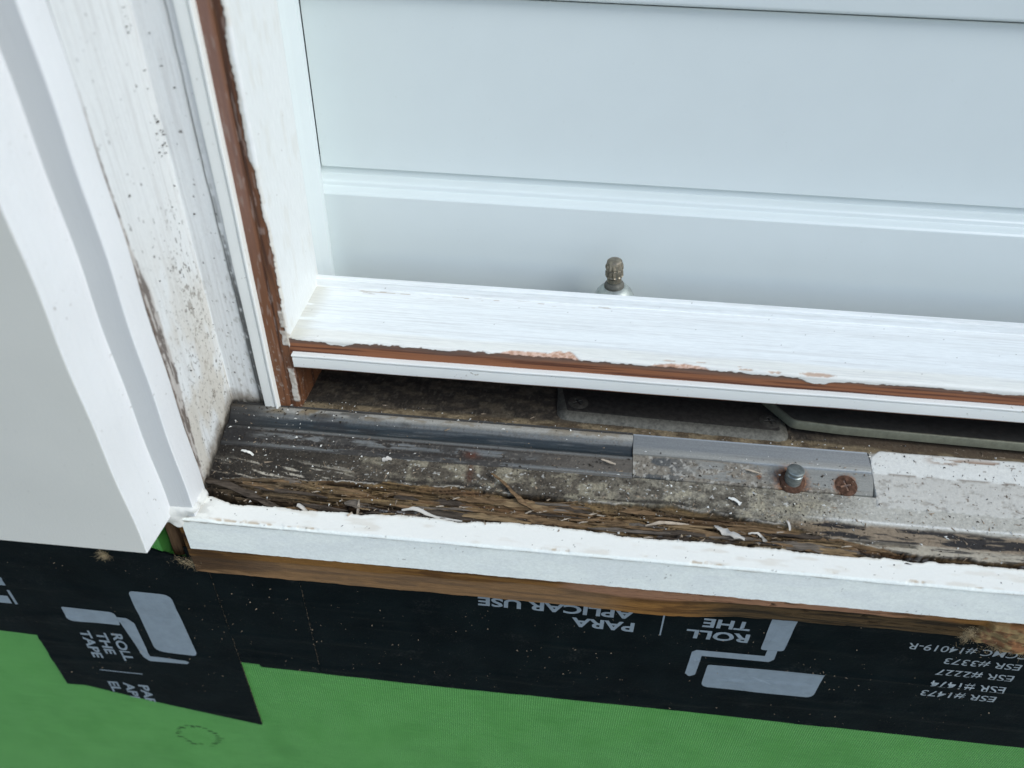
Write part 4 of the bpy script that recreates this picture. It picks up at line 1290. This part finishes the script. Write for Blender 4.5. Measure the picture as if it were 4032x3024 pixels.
# ------------------------------------------------------------------ loose pieces
def ribbon(name, pts, widths, mat, label, cat, thick=0.25, curl=0.0, group=None, parent=None, seed=0):
    """thin bent strip through points (metres) with a width (mm) at each point"""
    rr_ = random.Random(seed)
    P = [Vector(p) for p in pts]
    # resample
    Q = []; W = []
    for i in range(len(P) - 1):
        for k in range(4):
            t = k / 4
            p0 = P[max(i - 1, 0)]; p1 = P[i]; p2 = P[i + 1]; p3 = P[min(i + 2, len(P) - 1)]
            q = .5 * ((2 * p1) + (p2 - p0) * t + (2 * p0 - 5 * p1 + 4 * p2 - p3) * t * t + (3 * p1 - p0 - 3 * p2 + p3) * t ** 3)
            Q.append(q); W.append(widths[i] * (1 - t) + widths[i + 1] * t)
    Q.append(P[-1]); W.append(widths[-1])
    nrm = Vector((0, -math.sin(math.atan(K)), math.cos(math.atan(K))))
    V = []; F = []
    m = 5
    for i, q in enumerate(Q):
        t = (Q[min(i + 1, len(Q) - 1)] - Q[max(i - 1, 0)]).normalized()
        sd = t.cross(nrm).normalized()
        jl_, jr_ = 1 + rr_.uniform(-.45, .3), 1 + rr_.uniform(-.45, .3)
        for side in (0, 1):
            for k in range(m):
                s = (k / (m - 1) - .5) * 2
                off = sd * (s * W[i] * .42e-3 * (jl_ if s < 0 else jr_)) + nrm * (curl * s * s * W[i] * .5e-3 + side * thick * 1e-3)
                V.append(tuple(q + off))
    n = len(Q)
    idx = lambda i, side, k: i * 2 * m + side * m + k
    for i in range(n - 1):
        for k in range(m - 1):
            F.append((idx(i, 0, k), idx(i + 1, 0, k), idx(i + 1, 0, k + 1), idx(i, 0, k + 1)))
            F.append((idx(i, 1, k), idx(i, 1, k + 1), idx(i + 1, 1, k + 1), idx(i + 1, 1, k)))
        F.append((idx(i, 0, 0), idx(i, 1, 0), idx(i + 1, 1, 0), idx(i + 1, 0, 0)))
        F.append((idx(i, 0, m - 1), idx(i + 1, 0, m - 1), idx(i + 1, 1, m - 1), idx(i, 1, m - 1)))
    for i in (0, n - 1):
        F.append(tuple(idx(i, 0, k) for k in range(m)) + tuple(idx(i, 1, k) for k in reversed(range(m))))
    base = Q[0] if parent is None else Vector((0, 0, 0))
    me = bpy.data.meshes.new(name)
    me.from_pydata([tuple(Vector(v) - base) for v in V], [], F)
    me.polygons.foreach_set('use_smooth', [True] * len(me.polygons))
    me.set_sharp_from_angle(angle=math.radians(45))
    o = link(name, me, mat, parent)
    if parent is None:
        o.location = base
        tag(o, label, cat, group)
    return o


S = on_sill
FG = 'paint flakes lying on the sill'
ribbon('paint_flake', [S(-111.2, 9.8, .3), S(-108.8, 9.3, .5), S(-106.2, 8.5, .3)], [.7, 1.3, .9], M_CRUMB, 'slender white paint flake on the black dirt near the jamb', 'paint flake', .3, .3, FG, seed=1)
ribbon('paint_flake', [S(60.4, -1.2, 1.2), S(61.6, -2.6, 1.2), S(63.8, -4.0, 1.4), S(66.8, -5.2, 1.2), S(70.0, -6.2, .6)], [.5, 1.6, 3.0, 2.6, 1.0], M_FLAKE, 'curled pale paint flake with a thin tail on the rotted wood', 'paint flake', .35, .5, FG, seed=2)
ribbon('paint_flake', [S(71.8, -3.3, 1.0), S(74.6, -2.9, 1.3), S(76.3, -3.1, 1.2), S(76.7, -4.6, 1.0), S(76.9, -6.6, .6)], [.7, .9, 1.3, 1.2, 1.7], M_FLAKE, 'hooked pale paint flake beside the white sill nose', 'paint flake', .3, .3, FG, seed=3)
ribbon('paint_flake', [S(65.4, 7.4, .3), S(67.4, 6.8, .5), S(69.6, 5.6, .4)], [1.0, 1.2, 1.6], M_CRUMB, 'white crumbly paint flake on grey wood left of the pin', 'paint flake', .4, .2, FG, seed=4)
ribbon('paint_flake', [S(-58.8, 10.4, .4), S(-57.0, 10.7, .6), S(-55.4, 11.0, .4)], [1.2, 2.0, 1.2], M_FLAKE, 'small broad pale paint flake below the hinge track', 'paint flake', .3, .4, FG, seed=5)
ribbon('paint_flake', [S(84.9, 1.6, .3), S(85.6, .4, .7), S(86.3, -.8, .5)], [.4, .9, .9], M_FLAKE, 'short upright pale chip between rotted wood and the mould', 'paint flake', .3, .2, FG, seed=6)
ribbon('paint_flake', [S(-86.4, -6.2, 1.4), S(-84.0, -6.6, 2.0), S(-81.0, -7.6, 1.2)], [1.6, 2.2, 1.4], M_FLAKE, 'lifted grey paint flake over the dark gap at the left', 'paint flake', .3, .4, FG, seed=7)
ribbon('paint_flake', [S(-48.4, -6.6, 1.3), S(-43, -6.2, 1.9), S(-36, -6.9, 1.3), S(-27, -7.3, .6)], [.7, 1.8, 1.5, .5], M_FLAKE, 'long lifted cream paint edge behind the white sill nose', 'paint flake', .35, .3, FG, seed=8)
SG = 'wood splinters lying on the sill'
ribbon('wood_splinter', [S(-18.6, 8.2, 1.5), S(-13.5, 5.0, 1.6), S(-7.6, 1.2, 1.5), S(-2.6, -.8, .8)], [.6, 1.2, 1.9, 1.2], M_SPLINTER, 'long brown splinter slanting from the grey grit into the rot', 'splinter', .6, .1, SG, seed=11)
ribbon('wood_splinter', [S(36.4, -4.2, 1.0), S(40.6, -3.6, 1.9), S(45.6, -1.7, 1.6), S(53.0, -.7, .9)], [.5, 1.3, 1.4, .5], M_PALEWOOD, 'long pale bent splinter lying across the brown rot', 'splinter', .4, .3, SG, seed=12)
ribbon('wood_splinter', [S(-120.2, -2.2, 1.6), S(-112, -3.6, 2.3), S(-100, -5.6, 2.4), S(-91, -7.0, 1.6)], [2.0, 3.4, 3.0, 1.0], M_DARKWOOD, 'thick dark splinter lifting at the corner by the casing', 'splinter', 1.2, -.1, SG, seed=13)
ribbon('wood_splinter', [S(20.4, 16.4, .8), S(23.4, 15.5, .9), S(25.6, 15.0, .8)], [.5, 1.0, .6], M_PALEWOOD, 'short pale splinter on the dirty hinge track', 'splinter', .5, 0, SG, seed=14)
ribbon('wood_splinter', [S(71.6, 16.9, .9), S(74.6, 16.4, 1.0), S(77.4, 15.6, .9)], [.4, .7, .5], M_PALEWOOD, 'thin pale splinter on the hinge plate left of the pin', 'splinter', .4, 0, SG, seed=15)
ribbon('wood_splinter', [S(-66.5, -8.9, .6), S(-65.0, -7.4, 1.5), S(-64.2, -4.0, 1.6)], [2.8, 2.0, .3], M_PALEWOOD, 'pale pointed sliver standing against the sill nose', 'splinter', .3, .2, SG, seed=16)
# torn fibres still attached to the rot
R3 = random.Random(5)
M_STRIPS = [M_SPLINTER, M_SPLINTER, mat_simple('strip_tan', (0.20, 0.138, 0.075), 0.9, 0.6, 0.8, None, 0.0003, (0.2, 1.8, 1.8), 0.1),
            mat_simple('strip_grey', (0.12, 0.10, 0.08), 0.9, 0.7, 0.8, None, 0.0003, (0.2, 1.8, 1.8), 0.1), M_DARKWOOD]
for k in range(84):
    x = R3.uniform(-112, 104); t = R3.uniform(.14, .95)
    L = R3.uniform(7, 34)
    yb = float(pl(x, NOSE)); yu = float(pl(x, ROTU))
    if yu - yb < 2.2: continue
    y = yb + t * (yu - yb)
    sl_ = R3.gauss(-.02, .022)
    P_ = []
    lift = R3.uniform(.0, .45)
    for q in (0, .33, .66, 1):
        xx = x + L * q; yy = y + sl_ * L * q
        yy = max(min(yy, float(pl(xx, ROTU)) - .2), float(pl(xx, NOSE)) + .7)
        P_.append(S(xx, yy, -.35 + lift * q + (.25 if q in (.33, .66) else 0)))
    w = R3.uniform(.7, 1.6) if R3.random() < .5 else R3.uniform(1.8, 3.6)
    ribbon('splinter', P_, [w * .3, w, w * R3.uniform(.6, 1.0), w * R3.uniform(.05, .4)], R3.choice(M_STRIPS), None, None, R3.uniform(.25, .7), R3.uniform(-.15, .1), None, frame, seed=100 + k)
for k in range(16):                     # a few short pale torn ends
    x = R3.uniform(-90, 104); yb = float(pl(x, NOSE)); yu = float(pl(x, ROTU))
    if yu - yb < 2: continue
    y = yb + R3.uniform(.1, .8) * (yu - yb); L = R3.uniform(2, 5); dy = R3.uniform(-1.2, 1.2)
    ribbon('splinter', [S(x, y, 0), S(x + L * .5, y + dy * .5, .6), S(x + L, y + dy, .9)], [.3, .6, .12], M_PALEWOOD, None, None, .2, 0, None, frame, seed=400 + k)


def crumbs(name, pts, smin, smax, mat, label, cat, flat=1.0, seed=0, elong=2.0):
    r = np.random.default_rng(seed)
    V = []; F = []
    base = np.array([(1, 0, -.6), (-.6, .8, -.6), (-.5, -.85, -.6), (.1, .1, .9)])
    for p in pts:
        s = smin + (smax - smin) * r.random() ** 3
        q = base * r.uniform(.5, 1.2, (4, 3)) * np.array([elong if r.random() < .4 else 1, 1, flat]) * s
        a = r.uniform(0, 6.28); b = r.uniform(-.4, .4)
        ca, sa, cb, sb = math.cos(a), math.sin(a), math.cos(b), math.sin(b)
        q = q @ np.array([[ca, sa, 0], [-sa, ca, 0], [0, 0, 1]]) @ np.array([[1, 0, 0], [0, cb, sb], [0, -sb, cb]])
        i = len(V)
        V.extend((q + np.asarray(p)).tolist())
        F += [(i, i + 1, i + 3), (i + 1, i + 2, i + 3), (i + 2, i, i + 3), (i, i + 2, i + 1)]
    me = mesh_np(name, np.array(V) * 1e-3, F, False)
    return tag(link(name, me, mat), label, cat, None, 'stuff')


def sill_pts(n, f, seed, lift=.12):
    r = np.random.default_rng(seed)
    x = r.uniform(-122, 182, n * 4); y = r.uniform(-13.5, 33, n * 4)
    keep = r.random(n * 4) < f(x, y)
    x, y = x[keep][:n], y[keep][:n]
    h = sill_fields(x[None], y[None])[0]
    z = sill_z(y) + h[0] * .9
    tr = (y > 12) & (y < 27) & (x < 117)
    z = z + np.where(tr, 2.07 + .35 + np.where((y > 23.4) & (x < 32), 1.2, 0) + np.where((y > 18.4) & (y < 22.6) & (x < 32), -1.2, 0), 0)
    return np.stack([x, y, z + lift], 1)


top_f = lambda x, y: np.where(y < -8.0, .0, np.where(y < 12, .9, np.where(x < -60, .7, .3))) * np.where(x > 117, .35, 1)
crumbs('paint_crumbs', sill_pts(1100, top_f, 31), .07, .62, M_CRUMB, 'tiny white paint crumbs scattered over the sill', 'crumbs', .6, 1)
crumbs('wood_crumbs', sill_pts(2400, lambda x, y: np.where((y > -8) & (y < 8), 1, np.where(y < -8, .0, .3)), 33), .08, .50, M_DUST, 'tiny tan wood crumbs scattered over the rotted sill', 'crumbs', .5, 2, 4.0)
crumbs('dirt_grit', sill_pts(3600, lambda x, y: np.where(y < -8.0, .0, np.where(x < -75, 1.0, np.where((y > 18.2) & (x < 117), .10, np.where(x > 112, .10, .4)))), 35), .10, .50, M_GRIT, 'dark grit scattered over the sill', 'grit', .8, 3)
crumbs('dirt_bits', sill_pts(46, lambda x, y: np.where(y < -8.6, 1.0, 0.0), 37, .05), .2, .9, M_GRIT, 'dark bits of rotten wood lying on the white sill nose', 'wood bits', .35, 6, 2.6)
# sawdust caught on the tapes
r = np.random.default_rng(44)
pts = []
for k in range(1300):
    x = r.uniform(-225, 195); z = r.uniform(-118, -44) if x > -132 else r.uniform(-150, -44)
    d = float(fbm(np.array(x / 22), np.array(z / 14), 45, 3))
    if r.random() > sst(.40, .66, np.array(d)) * .9 + .12: continue
    yy = float(tape_y(np.array(x), np.array(z), .75 if x < -132.6 else (.35 if x < -95 else 0), 230 if x < -132.6 else (220 if x < -95 else 210)))
    pts.append((x, yy - .12, z))
crumbs('sawdust', pts, .05, .36, M_DUST, 'fine sawdust stuck to the black tapes', 'sawdust', .8, 4, 2.5)


jp = []
for k in range(90):
    if k < 55: jp.append((-119.9, r.uniform(0, 27), r.uniform(15, 150) ** 1.0))
    else: jp.append((r.uniform(-119, -111), 27.85, r.uniform(22, 160)))
for k in range(26): jp.append((-119.8, 25.5 + r.normal(0, 1.2), 118 + r.normal(0, 2.2)))
for k in range(16): jp.append((-119.8, 24.0 + r.normal(0, .9), 150 + r.normal(0, 2.5)))
crumbs('jamb_specks', jp, .12, .55, M_GRIT, 'small dark specks stuck to the white side jamb', 'specks', .6, 12, 2.6)
ept = []
for k in range(900):                    # dust gathered along the cut edges
    z = r.uniform(-167, -46)
    ept.append((-132.4 + r.normal(0, .14), -.55 + r.normal(0, .12), z))
    if z > -115 and r.random() < .8: ept.append((-95.2 + r.normal(0, .14), -.3 + r.normal(0, .12), z))
crumbs('edge_dust', ept, .03, .15, M_DUST, 'thin line of pale dust along the cut tape edges', 'dust', .8, 9, 2.0)


def tuft(name, c, n, L, label, seed, spread=(1, .5, 1.2), rad=.06):
    """clump of thin bent wood fibres"""
    r = random.Random(seed)
    V = []; F = []
    for k in range(n):
        p = Vector((r.gauss(0, spread[0]), r.gauss(0, spread[1]), r.gauss(0, spread[2])))
        d = Vector((r.gauss(0, 1), r.gauss(-.4, .5), r.gauss(-.4, 1))).normalized()
        bend = Vector((r.gauss(0, 1.8), r.gauss(0, .7), r.gauss(0, 1.8)))
        l = L * r.uniform(.4, 1.3)
        w = rad * r.uniform(.6, 1.8)
        prev = None
        for i in range(5):
            t = i / 4
            q = p + d * l * t + bend * l * t * t * .6
            a = d.cross(Vector((0.3, .2, 1))).normalized(); b = d.cross(a).normalized()
            ww = w * (1 - .6 * t)
            ring = []
            for m in range(3):
                an = 2.1 * m
                ring.append(len(V)); V.append(tuple((q + a * math.cos(an) * ww + b * math.sin(an) * ww) * 1e-3))
            if prev:
                for m in range(3): F.append((prev[m], prev[(m + 1) % 3], ring[(m + 1) % 3], ring[m]))
            prev = ring
    me = bpy.data.meshes.new(name)
    me.from_pydata(V, [], F)
    o = link(name, me, M_FIBRE)
    o.location = Vector(c) * 1e-3
    return tag(o, label, 'wood fibres')


tuft('fibre_tuft', (-174.4, -2.0, -42.6), 300, 1.1, 'tan fibre tuft on the black tape below the casing', 1, (.8, .35, 1.1), .03)
tuft('fibre_tuft', (157.6, -9.0, -33.0), 420, 1.1, 'pale hanging fibre tuft on the raw board at the right', 2, (1.0, .4, 1.8), .035)
tuft('fibre_tuft', (180.0, -7.4, -42.0), 520, 1.2, 'wide fuzzy fibre tuft below the orange broken board end', 3, (7, .5, 1.0), .035)
tuft('fibre_tuft', (-136.0, -4.0, -39.0), 240, 1.3, 'brown fibre tuft at the sill\'s lower left corner', 4, (3.2, .8, 1.0), .035)

# the white wall side of the window above the visible part is closed by the casing head out of sight
